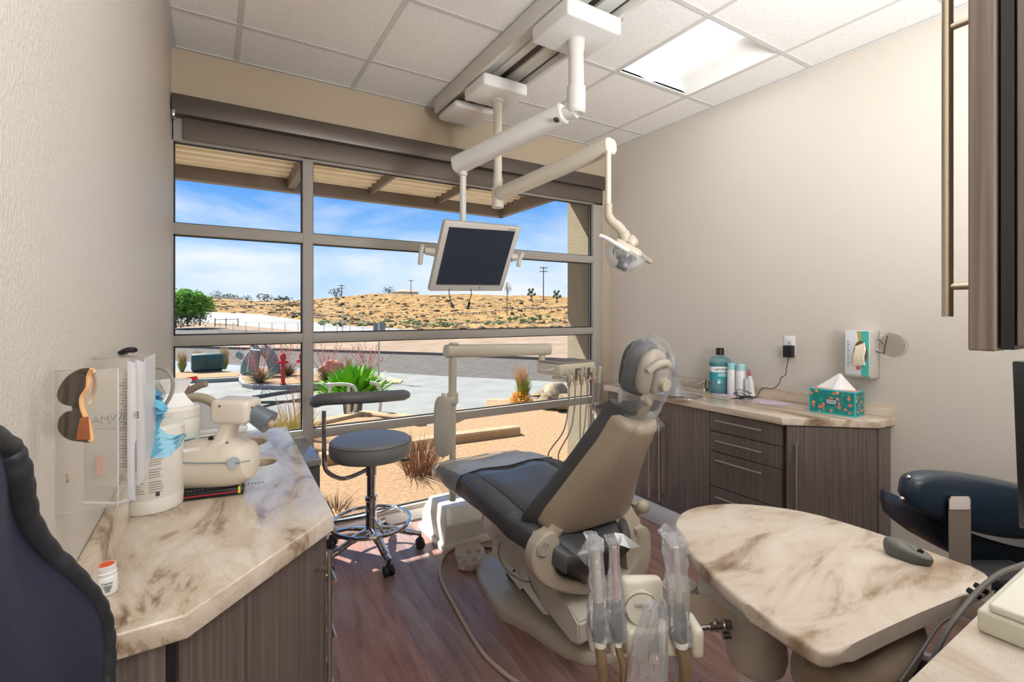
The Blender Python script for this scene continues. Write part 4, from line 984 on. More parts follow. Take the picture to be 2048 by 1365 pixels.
for y in ys:
    zt, zb, hw = lerp(zt_, y), lerp(zb_, y), lerp(hw_, y); ring = []
    pl = .006*abs(math.sin(y*PI/.034))*(1 if 1.55 < y < 2.2 else .2)
    # across the top: border roll, seam, dished middle
    tops = [(-1, -.055), (-.99, -.022), (-.95, -.004), (-.90, .004-pl), (-.84, .006-pl), (-.78, .004-pl), (-.73, .001-pl*.5), (-.705, -.008), (-.68, -.002), (-.5, .001), (-.25, -.003), (0, -.005)]
    tops = tops+[(-a, c) for a, c in tops[-2::-1]]
    for a, c in tops: ring.append((CXM+a*hw, y, zt+c))
    zsb = min(lerp(zs_b, y), zt-.05)
    for a, c in ((.985, .02), (.93, .004), (.62, -.3), (.22, -1), (-.22, -1), (-.62, -.3), (-.93, .004), (-.985, .02)): ring.append((CXM+a*hw, y, zsb+c if c > 0 else zsb+(min(zb, zsb)-zsb)*-c))
    rings.append(ring)
part('seat_cushion', B().loft(rings), LEATH, chair, ang=85)
part('seam_piping', B().tube([(CXM-.705*lerp(hw_, y), y, lerp(zt_, y)-.003) for y in ys[12:132:3]], .0022, 6).tube([(CXM+.705*lerp(hw_, y), y, lerp(zt_, y)-.003) for y in ys[12:132:3]], .0022, 6), mat('dark_piping', (44, 45, 48), .5), chair)
# cross fold in the foot end and the clear toe cover
b = B(); rings = []
for y in [2.03+i*.03 for i in range(14)]:
    zt, zb, hw = lerp(zt_, y), lerp(zb_, y), lerp(hw_, y)+.006; k = 20; ring = []
    wv = .004*math.sin(y*70)
    for a, z in ((-1.02, zb-.004), (-1.03, (zt+zb)/2), (-1.0, zt-.02), (-.93, zt+.006), (-.5, zt+.008+wv), (0, zt+.006-wv), (.5, zt+.008+wv), (.93, zt+.006), (1.0, zt-.02), (1.03, (zt+zb)/2), (1.02, zb-.004)): ring.append((CXM+a*hw, y+.02*math.sin(a*6+y*30), z))
    rings.append(ring)
rings.append([(CXM+(p[0]-CXM)*.96, 2.425, p[2]*.6+.52*.4) for p in rings[-1]])
b.loft(rings, closed=False)
b.bm.faces.new([v for v in b.bm.verts][-11:])
part('toe_cover', b, glassy('toe_film', (240, 242, 244), 0.82, 0.12, 0.4, white=1), chair, label='clear plastic toe cover')
# backrest: local frame s up the back, n out of the front side
bo = Vector((CXM+.04, 1.50, .47)); bd = Vector((0, -.30, .50)).normalized(); bn = Vector((0, .50, .30)).normalized(); bx = Vector((1, 0, 0))
def BP(x, s, n): return bo+bx*x+bd*s+bn*n
hwb = [(-.06, .15), (-.03, .22), (0, .252), (.04, .272), (.09, .276), (.15, .256), (.22, .222), (.30, .185), (.38, .158), (.46, .134), (.55, .104), (.62, .088)]
rings = []
for i in range(36):
    s = -.05+i*.66/35; hw = lerp(hwb, s); th = .032
    ring = []
    for k in range(24):
        a = 2*PI*k/24; ca, sa = math.cos(a), math.sin(a)
        x = math.copysign(abs(ca)**.6, ca)*hw; nn_ = math.copysign(abs(sa)**.7, sa)*th+.035+.045*(x/hw)**2
        ring.append(BP(x, s, nn_))
    rings.append(ring)
part('back_cushion', B().loft(rings), LEATH, chair, ang=60)
rings = []
hsh = [(0.0, .17), (.04, .215), (.09, .236), (.15, .222), (.22, .195), (.30, .165), (.38, .140), (.46, .116), (.585, .086)]
for i in range(40):
    s = 0.0+i*.585/39; hw = lerp(hsh, s); ring = []
    e0 = .012 if i in (0, 39) else 0
    for k in range(32):
        a = 2*PI*k/32; ca, sa = math.cos(a), math.sin(a)
        x = math.copysign(abs(ca)**.7, ca)*(hw-e0); nn_ = .03+.045*(x/hw)**2*(.6 if sa < 0 else 1)+(math.copysign(abs(sa)**.8, sa)*(.085-e0) if sa < 0 else sa*.01)
        ds = (1-(x/.19)**2)*.10*max(0, 1-s/.18) if abs(x) < .19 else 0
        ring.append(BP(x, s+ds, nn_))
    rings.append(ring)
part('back_shell', B().loft(rings), mat('shell_taupe', (168, 155, 136), .35, coat=.2), chair, ang=50)
# headrest
ho = BP(0, .66, .055); hd = Vector((0, -.12, .50)).normalized(); hn = Vector((0, .50, .12)).normalized()
def HP(x, s, n): return ho+bx*x+hd*s+hn*n
rings = []
for i in range(17):
    f = i/16; s = -.015+f*.20; hw = .080*(max(.03, 1-abs(2*f-1)**3.2))**.5; th = .030*(max(.05, 1-abs(2*f-1)**4))**.5
    rings.append([HP(hw*math.copysign(abs(math.cos(2*PI*k/22))**.7, math.cos(2*PI*k/22)), s, th*math.sin(2*PI*k/22)+.03*(math.cos(2*PI*k/22))**2) for k in range(22)])
hc = part('headrest_cushion', B().loft(rings), LEATH, chair, ang=60)
rings = []
for i in range(13):
    f = i/12; s = .0+f*.165; hw = .060*(max(.05, 1-abs(2*f-1)**3))**.5; th = .028*(max(.05, 1-abs(2*f-1)**3))**.5
    rings.append([HP(hw*math.copysign(abs(math.cos(2*PI*k/22))**.7, math.cos(2*PI*k/22)), s, th*math.sin(2*PI*k/22)-.034) for k in range(22)])
part('headrest_plate', B().loft(rings), GREYP, hc)
part('headrest_bracket', B().obox(HP(.012, .065, -.066), (.062, .028, .085), Matrix.Rotation(.24, 4, 'X'), .012, 3).obox(BP(0.0, .63, .012), (.05, .022, .13), Matrix.Rotation(.54, 4, 'X'), .008), GREYP, hc)
part('headrest_knob', B().cyl(HP(.012, .06, -.078), HP(.012, .06, -.10), .022, .020, 20), BEIGE2, hc)
part('headrest_lock', B().cyl(HP(-.035, .005, -.055), HP(-.005, -.02, -.055), .012, .012, 12), BEIGE2, hc)
part('release_trigger', B().tube(spline([HP(-.045, .10, -.06), HP(-.02, .125, -.07), HP(.02, .13, -.07), HP(.05, .115, -.06)], 5), .012, 10), BEIGE2, hc)
rings = []
random.seed(5)
for i in range(15):
    f = i/14; s = -.075+f*.285; hw = (.065 if i == 0 else .096*(max(.02, 1-max(0, 2*f-1)**2.6))**.5*(.80+.2*min(1, f*4))); th = .070*(max(.04, 1-max(0, 2*f-1)**3))**.5*(.7+.3*min(1, f*3))
    rings.append([HP((hw+random.uniform(-.004, .004))*math.cos(2*PI*k/26), s, th*math.sin(2*PI*k/26)-.018+random.uniform(-.004, .004)) for k in range(26)])
bag = B().loft(rings)
bag.loft([[HP(.066*math.cos(2*PI*k/26)*(1+.5*j), -.075-.03*j, .055*math.sin(2*PI*k/26)*(1+.45*j)-.018+.006*math.sin(k*2.1)) for k in range(26)] for j in (0, 1)], cap=False)
part('plastic_cover', bag, FILM, hc, label='clear plastic bag over the headrest', ang=180)
part('tie_string', B().tube(spline([HP(-.052, -.08, -.07), BP(-.06, .50, -.045), BP(-.062, .43, -.045), BP(-.066, .39, -.045)], 5), .0018, 6), FILM2, hc)
# yoke (U shaped armrest bracket), right bracket, lift and base
yo = [(1085, 1068), (1070, 1086), (1061, 1115), (1064, 1145), (1080, 1166), (1108, 1181), (1150, 1188), (1200, 1187), (1250, 1176), (1284, 1150), (1298, 1110), (1296, 1062), (1280, 1048)]
yi = [(1266, 1056), (1272, 1090), (1262, 1125), (1240, 1148), (1200, 1160), (1150, 1161), (1122, 1153), (1109, 1137), (1106, 1112), (1116, 1092), (1114, 1070), (1100, 1060)]
pr = [P(x, y, Y=1.42) for x, y in spline2(yo, 3)+spline2(yi, 3)]
t_ = B().prism([(v.x, v.z) for v in pr], -1.465, -1.405, .012, 3)
t_.bm.transform(Matrix(((1, 0, 0, 0), (0, 0, -1, 0), (0, 1, 0, 0), (0, 0, 0, 1))))
part('yoke', t_, BEIGE2, chair)
part('pivot_arm', B().tube(spline([(1.035, 1.45, .46), (1.055, 1.455, .50), (1.085, 1.44, .55)], 5), .030, 14, flat=.8, up=(0, -1, .1)), BEIGE2, chair)
bc = V(1086, 1094, Vector((1.0, 1.42, 0)).dot(FW))
q_ = Vector((0, -1, 0)).normalized(); bc = P(1086, 1098, Y=1.404)
part('pivot_badge', B().lathe([(0, 0), (.027, 0), (.027, .006), (.022, .008), (.020, .005), (0, .005)], bc, 26, axis=q_), mat('badge_grey', (176, 170, 160), .4), chair)
part('back_bracket', B().loft([[Vector((x, y, z)) for x, y, z in ring] for ring in [
    [(1.36, 1.455, .56), (1.47, 1.455, .55), (1.47, 1.50, .55), (1.36, 1.50, .56)], [(1.37, 1.42, .50), (1.49, 1.42, .49), (1.49, 1.50, .49), (1.37, 1.50, .50)],
    [(1.40, 1.41, .40), (1.51, 1.41, .40), (1.51, 1.50, .40), (1.40, 1.50, .40)], [(1.42, 1.41, .25), (1.50, 1.41, .25), (1.50, 1.48, .25), (1.42, 1.48, .25)]]]), BEIGE2, chair, ang=50)
part('release_knob', B().ball((1.53, 1.44, .53), .028, 1.2, .8, 1), BEIGE2, chair)
part('side_arm', B().tube(spline([(1.55, 1.50, .52), (1.54, 1.50, .40), (1.51, 1.49, .27)], 5), .022, 10), BEIGE, chair)
# lift housing: slanted box
def slant(x0, x1, pts): return [[(x0, y, z) for y, z in pts], [(x1, y, z) for y, z in pts]]
b = B().loft(slant(1.135, 1.42, [(2.12, .37), (1.75, .335), (1.44, .235), (1.38, .205), (1.38, .125), (1.42, .11), (1.80, .20), (2.12, .27)]))
bmesh.ops.bevel(b.bm, geom=b.bm.edges[:], offset=.008, segments=2, affect='EDGES')
part('lift_housing', b, OFFW, chair)
b = B().box(1.20, 1.40, 1.50, 1.60, .19, .25, .01).box(1.17, 1.42, 1.58, 2.2, .27, .34, .015)
part('seat_frame', b, DGREY, chair)
part('lift_arm', B().loft(slant(1.20, 1.38, [(1.98, .30), (1.80, .10), (1.72, .04), (1.86, .04), (2.0, .08), (2.05, .30)])), mat('arm_dark', (70, 64, 58), .5), chair)
base = spline([(1.16, 2.25), (1.10, 2.06), (1.055, 1.84), (1.12, 1.66), (1.155, 1.52), (1.20, 1.43), (1.30, 1.375), (1.46, 1.37), (1.56, 1.43), (1.60, 1.55), (1.63, 1.75), (1.64, 2.0), (1.58, 2.25), (1.38, 2.34)], 4, True) if False else [Vector((x, y, 0)) for x, y in [(1.17, 2.27), (1.12, 2.14), (1.095, 2.0), (1.075, 1.9), (1.07, 1.835), (1.10, 1.76), (1.125, 1.68), (1.14, 1.58), (1.165, 1.49), (1.21, 1.42), (1.28, 1.385), (1.38, 1.37), (1.48, 1.375), (1.55, 1.42), (1.59, 1.50), (1.60, 1.62), (1.66, 1.80), (1.66, 1.92), (1.62, 2.05), (1.56, 2.2), (1.48, 2.3), (1.36, 2.34), (1.25, 2.32)]]
b = B(); cxb, cyb = 1.37, 1.82
rr_ = []
for sc_, z in ((1.0, 0), (1.0, .012), (.985, .030), (.95, .044), (.86, .055), (.6, .075), (.3, .085)): rr_.append([(cxb+(p.x-cxb)*sc_, cyb+(p.y-cyb)*sc_, z) for p in base])
part('base_plate', b.loft(rr_), mat('base_taupe', (190, 180, 164), .3, 0, coat=.3), chair, ang=50)
# pointed front cover between lift and base
def fc(pts): return [V(x, y, d) for x, y, d in pts]
b = B(); r0 = [(985, 1078, 2.28), (1003, 1062, 2.28), (1050, 1105, 2.12), (1042, 1140, 2.10)]
r1 = [(984, 1106, 2.28), (1020, 1090, 2.24), (1052, 1140, 2.08), (1040, 1165, 2.06)]
r2 = [(1000, 1130, 2.22), (1030, 1120, 2.2), (1062, 1175, 2.0), (1048, 1180, 2.0)]
r3 = [(1040, 1180, 2.1), (1054, 1175, 2.1), (1098, 1232, 1.92), (1086, 1228, 1.93)]
def thick(r_): 
    a = fc(r_); return a+[p+Vector((.15, .14, 0)) for p in reversed(a)]
part('front_cover', B().loft([thick(r0), thick(r1), thick(r2), thick(r3)]), mat('cover_silver', (224, 222, 216), .25, 0, coat=.4), chair, ang=70)
part('control_cable', B().tube(spline([V(1000, 1085, 2.14), V(998, 1112, 2.13), V(1012, 1140, 2.06), V(1040, 1160, 1.99), V(1060, 1165, 1.96)], 6), .0035, 8), HOSE, chair)
# side of arm rest bracket badge glint: chair back handle screw
part('cover_screw', B().lathe([(0, 0), (.006, 0), (.006, .003), (0, .003)], V(1028, 1142, 2.02), 10, axis=(-.5, -.8, .2)), DGREY, chair)

# floor junction box
t = thing('floor_box', 'white utility centre box on the floor under the foot of the dental chair', 'utility box', (1.24, 2.68, 0))
fb = [P(853, 1066, Z=0), P(945, 1100, Z=0), P(992, 1080, Z=0)]
x0, x1, y0, y1 = 1.09, 1.45, 2.50, 2.90
b = B(); rg = []
for z, i0, i1 in ((0, 0, 0), (.03, .005, .005), (.031, .02, .02), (.13, .03, .025), (.20, .06, .10)): rg.append([(x0+i0, y0+i1, z), (x1-i0, y0+i1, z), (x1-i0, y1-i0, z), (x0+i0, y1-i0, z)])
b.loft(rg); bmesh.ops.bevel(b.bm, geom=[e_ for e_ in b.bm.edges if e_.calc_length() > .03], offset=.004, segments=2, affect='EDGES')
part('housing', b, OFFW, t)
part('plug', B().cyl((x1-.08, y0+.02, .09), (x1-.08, y0+.005, .09), .012, .012, 14), BLACKP, t)
# delivery unit on its post
GU = mat('delivery_cream', (200, 192, 172), .4, coat=.15)
t = thing('delivery_unit', 'cream dental delivery arm with instrument tray and hoses by the window', 'dental unit', (1.22, 2.66, .23))
dp = 2.9
pb = V(905, 925, dp); px_, py_ = pb.x, pb.y
part('post', B().cyl((px_, py_, .22), (px_, py_, 1.09), .020, .020, 20).cyl((px_, py_, .78), (px_, py_, 1.06), .024, .024, 20), GU, t)
aL = V(893, 703, 2.88); aR = V(1097, 699, 3.36)
def arm_tube(p, q, w_, h_, n=16):
    p = Vector(p); q = Vector(q); d_ = (q-p).normalized(); s_ = d_.cross(Vector((0, 0, 1))).normalized(); u_ = s_.cross(d_)
    def ring(c, k=1.0): return [c+s_*w_*k*math.copysign(abs(math.cos(2*PI*i/n))**.7, math.cos(2*PI*i/n))+u_*h_*k*math.copysign(abs(math.sin(2*PI*i/n))**.7, math.sin(2*PI*i/n)) for i in range(n)]
    return B().loft([ring(p-d_*.008, .8), ring(p), ring(q), ring(q+d_*.008, .8)])
part('arm', arm_tube(aL, aR, .036, .040), GU, t)
part('arm_cap', B().lathe([(0, 0), (.03, 0), (.028, .008), (0, .012)], aL.lerp(aR, .06)+Vector((0, 0, .040)), 20).cyl(V(1084, 708, 3.33), V(1084, 722, 3.33), .022, .022, 14), GU, t)
tr = V(1132, 732, 3.28)
RZ = Matrix.Rotation(-.55, 4, 'Z')
R = Matrix.Translation(tr) @ Matrix.Rotation(.10, 4, 'Z')
part('tray_head', B().box(-.165, .165, -.12, .12, -.05, .03, .018, 3, R), GU, t)
part('tray_mat', B().box(-.16, .16, -.115, .115, .0305, .036, .004, 2, R), mat('tray_edge', (150, 140, 130), .4), t)
part('tray_paper', B().box(-.08, .12, -.07, .08, .0365, .040, .001, 1, R), mat('mauve_grey', (122, 114, 116), .7), t)
part('control_panel', B().box(-.03, .06, -.1215, -.119, -.022, -.004, .001, 1, R), mat('panel_grey', (132, 126, 118), .5), t)
part('handle', B().tube(spline([R @ Vector(v) for v in [(-.15, -.05, .0), (-.20, -.06, -.01), (-.215, -.02, -.012), (-.2, .02, -.01)]], 5), .008, 8), mat('pale_handle', (206, 200, 190), .4), t)
BRN = mat('bracket_brown', (160, 134, 112), .5)
part('instrument_bar', B().box(-.13, .17, -.155, -.135, -.085, -.065, .004, 2, R).box(-.13, -.10, -.15, 0, -.08, -.06, .004, 2, R).box(.10, .13, -.15, 0, -.08, -.06, .004, 2, R), GU, t)
tops_ = [1101, 1120, 1138, 1150, 1176, 1189]; bots_ = [(1098, 905), (1118, 905), (1160, 905), (1158, 908), (1168, 905), (1182, 860)]
for k, (xt, bt) in enumerate(zip(tops_, bots_)):
    lx = -.125+.055*k; hx_ = R @ Vector((lx, -.15, -.075))
    hold = part('instrument_holder', B().cyl(hx_+Vector((0, -.01, .03)), hx_+Vector((0, -.01, -.035)), .016, .012, 12), mat('holder_grey', (176, 168, 154), .4) if k % 2 else BRN, t)
    part('instrument', B().cyl(hx_+Vector((0, -.01, -.02)), hx_+Vector((-.01, -.035, .075)), .008, .010, 10), STEEL if k in (1, 3) else GU, hold)
    e_ = V(bt[0], bt[1], 3.12); m1 = hx_+Vector((0, 0, -.18)); m2 = Vector((hx_.x*.7+e_.x*.3, hx_.y*.8+e_.y*.2, e_.z+.14))
    part('hose', B().tube(spline([hx_+Vector((0, -.01, -.03)), m1, m2, e_, e_+Vector((-.02, .02, -.12)), Vector((1.62, 2.62, .22)), Vector((1.50, 2.66, .12)), Vector((1.40, 2.68, .12))], 6), .0045, 7), HOSE, t)
# paddle on the post
t2 = V(888, 775, 2.83)
part('bracket', B().obox(V(896, 800, 2.86), (.085, .07, .04), Matrix.Rotation(-.3, 4, 'Z'), .01).cyl((px_, py_, .80), (px_, py_, .86), .034, .034, 18), GU, t)
c_ = V(886, 853, 2.82)
rg = []
for n_ in (-.014, -.010, .010, .014):
    k_ = .9 if abs(n_) > .012 else 1; ring = []
    for i in range(28):
        a = 2*PI*i/28; z = math.sin(a); x = math.cos(a); zz = .125*math.copysign(1, z)+.05*z if abs(z) > .02 else 0
        ring.append(c_+RT*(.052*k_*math.copysign(abs(x)**.6, x))+Vector((0, 0, (.175*k_)*math.copysign(abs(z)**.45, z)))+FW*n_)
    rg.append(ring)
part('paddle', B().loft(rg), mat('paddle_grey', (186, 180, 170), .4), t)
part('paddle_hook', B().cyl(c_+Vector((0, 0, -.17)), c_+Vector((0, 0, -.185)), .01, .006, 10).cyl(c_+Vector((0, 0, .165)), c_+Vector((.005, 0, .19)), .012, .012, 10), GU, t)

# foot control and its hose
p0 = P(938, 1138, Z=0)
FB = mat('foot_control_taupe', (190, 174, 160), .5)
t = thing('foot_control', 'taupe foot control with round buttons on the floor by the chair base', 'foot control', p0)
pl = [P(x, y, Z=0) for x, y in [(908, 1118), (912, 1108), (930, 1100), (955, 1096), (968, 1108), (972, 1126), (966, 1140), (940, 1146), (916, 1142), (914, 1130)]]
part('body', B().prism([(v.x, v.y) for v in pl], 0.001, .040, .008, 3), FB, t)
for x, y in [(918, 1115), (938, 1104), (957, 1102), (929, 1122), (949, 1119), (957, 1131), (925, 1137)]:
    q = P(x, y, Z=.045); part('button', B().lathe([(0, -.008), (.009, -.008), (.009, .003), (.006, .007), (0, .008)], q, 14), FB, t)
hp2 = [P(x, y, Z=.008) for x, y in [(985, 1095), (960, 1093), (925, 1095), (896, 1104), (882, 1125), (880, 1150), (890, 1178), (912, 1218), (940, 1268), (970, 1312), (1005, 1345), (1045, 1375), (1080, 1400)]]
solo('floor_hose', B().tube(spline(hp2, 6), .0085, 10), mat('hose_taupe', (176, 158, 142), .5), 'taupe hose looping across the wooden floor from the foot control', 'hose')

# ------------------------------------------------------------------ stool with foot ring
sc_ = Vector((.748, 2.70, 0))
t = thing('drafting_stool', 'grey round assistant stool with chrome foot ring and curved body support by the window', 'stool', sc_)
part('seat', B().lathe([(0, .545), (.17, .545), (.205, .55), (.219, .57), (.222, .60), (.219, .628), (.212, .634), (.205, .645), (.14, .655), (0, .658)], sc_, 44), STOOLV, t)
part('seat_seam', B().tube([sc_+Vector((.2165*math.cos(2*PI*k/44), .2165*math.sin(2*PI*k/44), .632)) for k in range(44)], .0025, 6, True), mat('seam_grey', (80, 80, 80), .5), t)
part('column', B().lathe([(0, .10), (.030, .10), (.030, .30), (.034, .305), (.034, .325), (.024, .33), (.024, .44), (.030, .445), (.030, .50), (.018, .505), (.05, .54), (0, .545)], sc_, 24), CHROME, t)
part('lever', B().tube([sc_+Vector((.03, -.02, .53)), sc_+Vector((.16, -.06, .515))], .006, 8).obox(sc_+Vector((.18, -.066, .514)), (.05, .02, .008), Matrix.Rotation(-.3, 4, 'Z'), .003), DGREY, t)
rg_ = part('foot_ring', B().tube([sc_+Vector((.212*math.cos(2*PI*k/48), .212*math.sin(2*PI*k/48), .185)) for k in range(48)], .0105, 10, True), CHROME, t)
for k in range(3):
    a = .6+2*PI*k/3; part('ring_spoke', B().cyl(sc_+Vector((.028*math.cos(a), .028*math.sin(a), .21)), sc_+Vector((.206*math.cos(a), .206*math.sin(a), .187)), .008, .008, 10), CHROME, rg_)
for k in range(5):
    a = math.radians(-87+72*k); dx, dy = math.cos(a), math.sin(a)
    leg = part('leg', B().tube(spline([sc_+Vector((dx*.02, dy*.02, .135)), sc_+Vector((dx*.12, dy*.12, .125)), sc_+Vector((dx*.22, dy*.22, .095)), sc_+Vector((dx*.272, dy*.272, .082))], 5), [.027]*6+[.022]*5+[.017]*5, 12, flat=.75), CHROME, t)
    q = sc_+Vector((dx*.268, dy*.268, 0)); sd = Vector((-dy, dx, 0))
    part('caster', B().cyl(q+sd*.006+Vector((0, 0, .027)), q+sd*.024+Vector((0, 0, .027)), .026, .026, 18).cyl(q-sd*.024+Vector((0, 0, .027)), q-sd*.006+Vector((0, 0, .027)), .026, .026, 18).cyl(q+Vector((0, 0, .03)), q+Vector((0, 0, .085)), .008, .008, 8).box(q.x-.012, q.x+.012, q.y-.012, q.y+.012, .035, .062, .005), RUBBER, leg)
tb = [sc_+Vector((-.02, 0, .475)), V(700, 955, 2.62), V(678, 957, 2.58), V(655, 944, 2.54), V(649, 925, 2.53), V(648, 880, 2.52), V(648, 822, 2.52)]
part('support_tube', B().tube(spline(tb, 6), .0115, 12), CHROME, t)
ap = [V(628, 806, 2.46), V(645, 800, 2.40), V(690, 797, 2.40), V(740, 795, 2.47), V(785, 792, 2.62), V(815, 790, 2.78)]
part('body_support', B().tube(spline(ap, 7), [.018, .026, .032]+[.034]*30+[.030, .026, .018], 14, flat=.9), mat('support_grey_vinyl', (98, 98, 99), .45), t, ang=60)

# ------------------------------------------------------------------ ceiling track, monitor arm, light arm
TRK = mat('track_white', (214, 212, 206), .4, coat=.2)
t = thing('ceiling_track', 'long white ceiling track carrying the monitor arm and the exam light', 'ceiling track', (1.36, 2.0, ZC-.07))
tx0, tx1, ty0, ty1 = 1.205, 1.505, .9, 2.89
zt0 = ZC-.0035
part('track_body', B().box(tx0, tx1, ty0, ty1, ZC-.055, zt0, .002), TRK, t)
part('side_rail', B().box(tx0-.004, tx0+.018, ty0, ty1, ZC-.095, zt0, .003), TRK, t)
part('side_rail', B().box(tx1-.018, tx1+.004, ty0, ty1, ZC-.095, zt0, .003), TRK, t)
part('slot', B().box(1.35, 1.385, ty0, ty1-.03, ZC-.0575, ZC-.055), mat('slot_dark', (58, 50, 46), .6), t, flat=True)
part('slot', B().box(tx0+.018, tx0+.026, ty0, ty1-.03, ZC-.0575, ZC-.055).box(tx1-.026, tx1-.018, ty0, ty1-.03, ZC-.0575, ZC-.055), mat('slot_dark', (58, 50, 46), .6), t, flat=True)
part('inner_rib', B().box(1.30, 1.345, ty0, ty1-.03, ZC-.066, ZC-.055, .002).box(1.39, 1.435, ty0, ty1-.03, ZC-.066, ZC-.055, .002).box(1.245, 1.27, ty0, ty1-.03, ZC-.062, ZC-.055, .002), TRK, t)
part('end_cap', B().box(1.225, 1.485, 2.62, 2.885, ZC-.14, ZC-.096, .018, 4), WHITEP, t)
def carriage(t, x, y, l, zb, nm='carriage'):
    b = B(); b.box(x-.15, x+.125, y-l/2, y+l/2, zb, ZC-.096, .012, 3)
    return part(nm, b, WHITEP, t)
p1 = Vector((1.375, 2.385, 0)); p2 = Vector((1.36, 1.67, 0))
ml = thing('exam_light', 'cream exam light on a long ceiling arm reaching toward the right wall', 'dental light', (p1.x, p1.y, 1.60))
carriage(ml, 1.365, 2.37, .24, 2.545)
part('drop_pole', B().lathe([(0, 1.965), (.028, 1.965), (.028, 2.10), (.0235, 2.11), (.0235, 2.48), (.027, 2.50), (.027, 2.525), (.036, 2.53), (.038, 2.55), (0, 2.55)], p1, 24), CREAM, ml)
JR = Vector((p1.x, p1.y, 1.985)); hR = V(1222, 292, 2.15)
part('swing_arm', arm_tube(JR+(hR-JR).normalized()*.03+Vector((0, 0, .02)), hR, .038, .037), CREAM, ml)
part('elbow_joint', B().cyl(JR+Vector((0, 0, -.05)), JR+Vector((0, 0, .06)), .034, .034, 20), CREAM, ml)
part('arm_screw', B().obox(V(1028, 406, 2.66), (.02, .02, .012), None, .003), mat('slot_dark', (58, 50, 46), .6), ml)
d = 2.13
part('drop_rod', B().cyl(V(1216.5, 306, d), V(1216.5, 412, d), .0125, .0125, 16), CREAM, ml)
part('head_joint', B().tube(spline([V(1217, 408, d), V(1217, 430, d), V(1224, 443, d), V(1238, 455, d), V(1248, 470, d), V(1252, 484, d)], 6), [.017]*7+[.020]*8+[.022]*8+[.026]*8, 14), BEIGE2, ml)
hd_ = part('lamp_head', B().obox(V(1252, 500, d), (.135, .10, .045), Matrix.Rotation(-TH, 4, 'Z') @ Matrix.Rotation(.50, 4, 'Y'), .02, 4).obox(V(1262, 484, d), (.055, .06, .05), Matrix.Rotation(-TH, 4, 'Z') @ Matrix.Rotation(.9, 4, 'Y'), .018, 3), BEIGE2, ml)
cdir = (RT*.42-FW*.05+Vector((0, 0, .9))).normalized()
part('light_shield', B().lathe([(0, -.075), (.035, -.07), (.065, -.05), (.088, -.018), (.096, .012), (.093, .012), (.085, -.018), (.062, -.048), (.033, -.067), (0, -.071)], V(1248, 510, d), 26, axis=cdir), FILM, hd_, ang=180)
part('reflector', B().lathe([(0, -.040), (.034, -.032), (.052, -.012), (.058, .008), (0, .010)], V(1246, 510, d), 20, axis=cdir), mat('mirror_reflector', (210, 212, 214), .12, .9), hd_)
part('bulb_cover', B().obox(V(1246, 528, d-.03), (.045, .03, .05), Matrix.Rotation(-TH, 4, 'Z') @ Matrix.Rotation(.45, 4, 'Y'), .004), mat('bulb_cover_dark', (74, 74, 76), .25), hd_)
part('handle', B().tube(spline([V(1200, 472, d-.02), V(1215, 478, d-.04), V(1235, 490, d-.06), V(1258, 502, d-.06)], 5), .010, 10), WHITEP, hd_)
part('handle', B().tube(spline([V(1282, 510, d), V(1292, 518, d), V(1302, 525, d)], 5), .011, 10), GREYP, hd_)
# monitor arm
mo = thing('patient_monitor', 'grey framed monitor hanging from a white ceiling arm in front of the window', 'monitor', (p2.x, p2.y, 1.6))
b = B(); b.box(1.205, 1.50, 1.53, 1.79, 2.535, ZC-.096, .012, 3); part('carriage', b, WHITEP, mo)
part('drop_pole', B().lathe([(0, 2.215), (.034, 2.215), (.041, 2.225), (.041, 2.275), (.042, 2.28), (.041, 2.285), (.041, 2.33), (.034, 2.335), (.033, 2.49), (.037, 2.495), (.037, 2.53), (.042, 2.535), (0, 2.54)], p2, 24), TRK, mo)
JL = Vector((p2.x, p2.y, 2.245)); hL = V(914, 331, 2.50)
part('swing_arm', arm_tube(JL+(hL-JL).normalized()*.065, hL, .045, .046), TRK, mo)
part('elbow_joint', B().tube([JL+Vector((0, 0, -.02)), JL+(hL-JL).normalized()*.09], .034, 14, flat=.8), TRK, mo)
part('arm_slot', B().obox(V(1113, 240, 2.12), (.03, .02, .014), Matrix.Rotation(.6, 4, 'Z'), .003), mat('slot_dark', (58, 50, 46), .6), mo)
d = 2.49
part('drop_rod', B().cyl(V(926, 345, d), V(926, 446, 2.55), .0165, .0165, 18).cyl(V(926, 342, d), V(926, 352, d), .022, .022, 16), TRK, mo)
MF = mat('monitor_bezel', (196, 190, 182), .4, coat=.1)
c4 = [V(890, 441, 2.36), V(1043, 455, 2.56), V(1005, 583, 2.66), V(858, 583, 2.47)]
def sub4(u, v, off=0.0):
    p = (c4[0].lerp(c4[1], u)).lerp(c4[3].lerp(c4[2], u), v); n_ = (c4[1]-c4[0]).cross(c4[3]-c4[0]).normalized()
    if n_.dot(c4[0]-CAM) > 0: n_ = -n_
    return p+n_*off
scr = part('screen_housing', B().panel(c4, .038, .008), MF, mo)
SCR = mat('screen_glass', (52, 58, 70), .08, coat=.6)
part('screen', B().panel([sub4(.07, .085, .0015), sub4(.925, .07, .0015), sub4(.925, .895, .0015), sub4(.07, .895, .0015)], .002), SCR, scr, flat=True)
part('bezel_edge', B().tube([sub4(.07, .085, .0015), sub4(.925, .07, .0015), sub4(.925, .895, .0015), sub4(.07, .895, .0015)], .0025, 6, True), DGREY, scr)
part('power_button', B().ball(sub4(.66, .945, .001), .004, u=10, v=6), BLACKP, scr)
part('brand_mark', B().panel([sub4(.83, .035, .001), sub4(.93, .035, .001), sub4(.93, .055, .001), sub4(.83, .055, .001)], .001), mat('mark_grey', (150, 146, 140), .5), scr, flat=True)
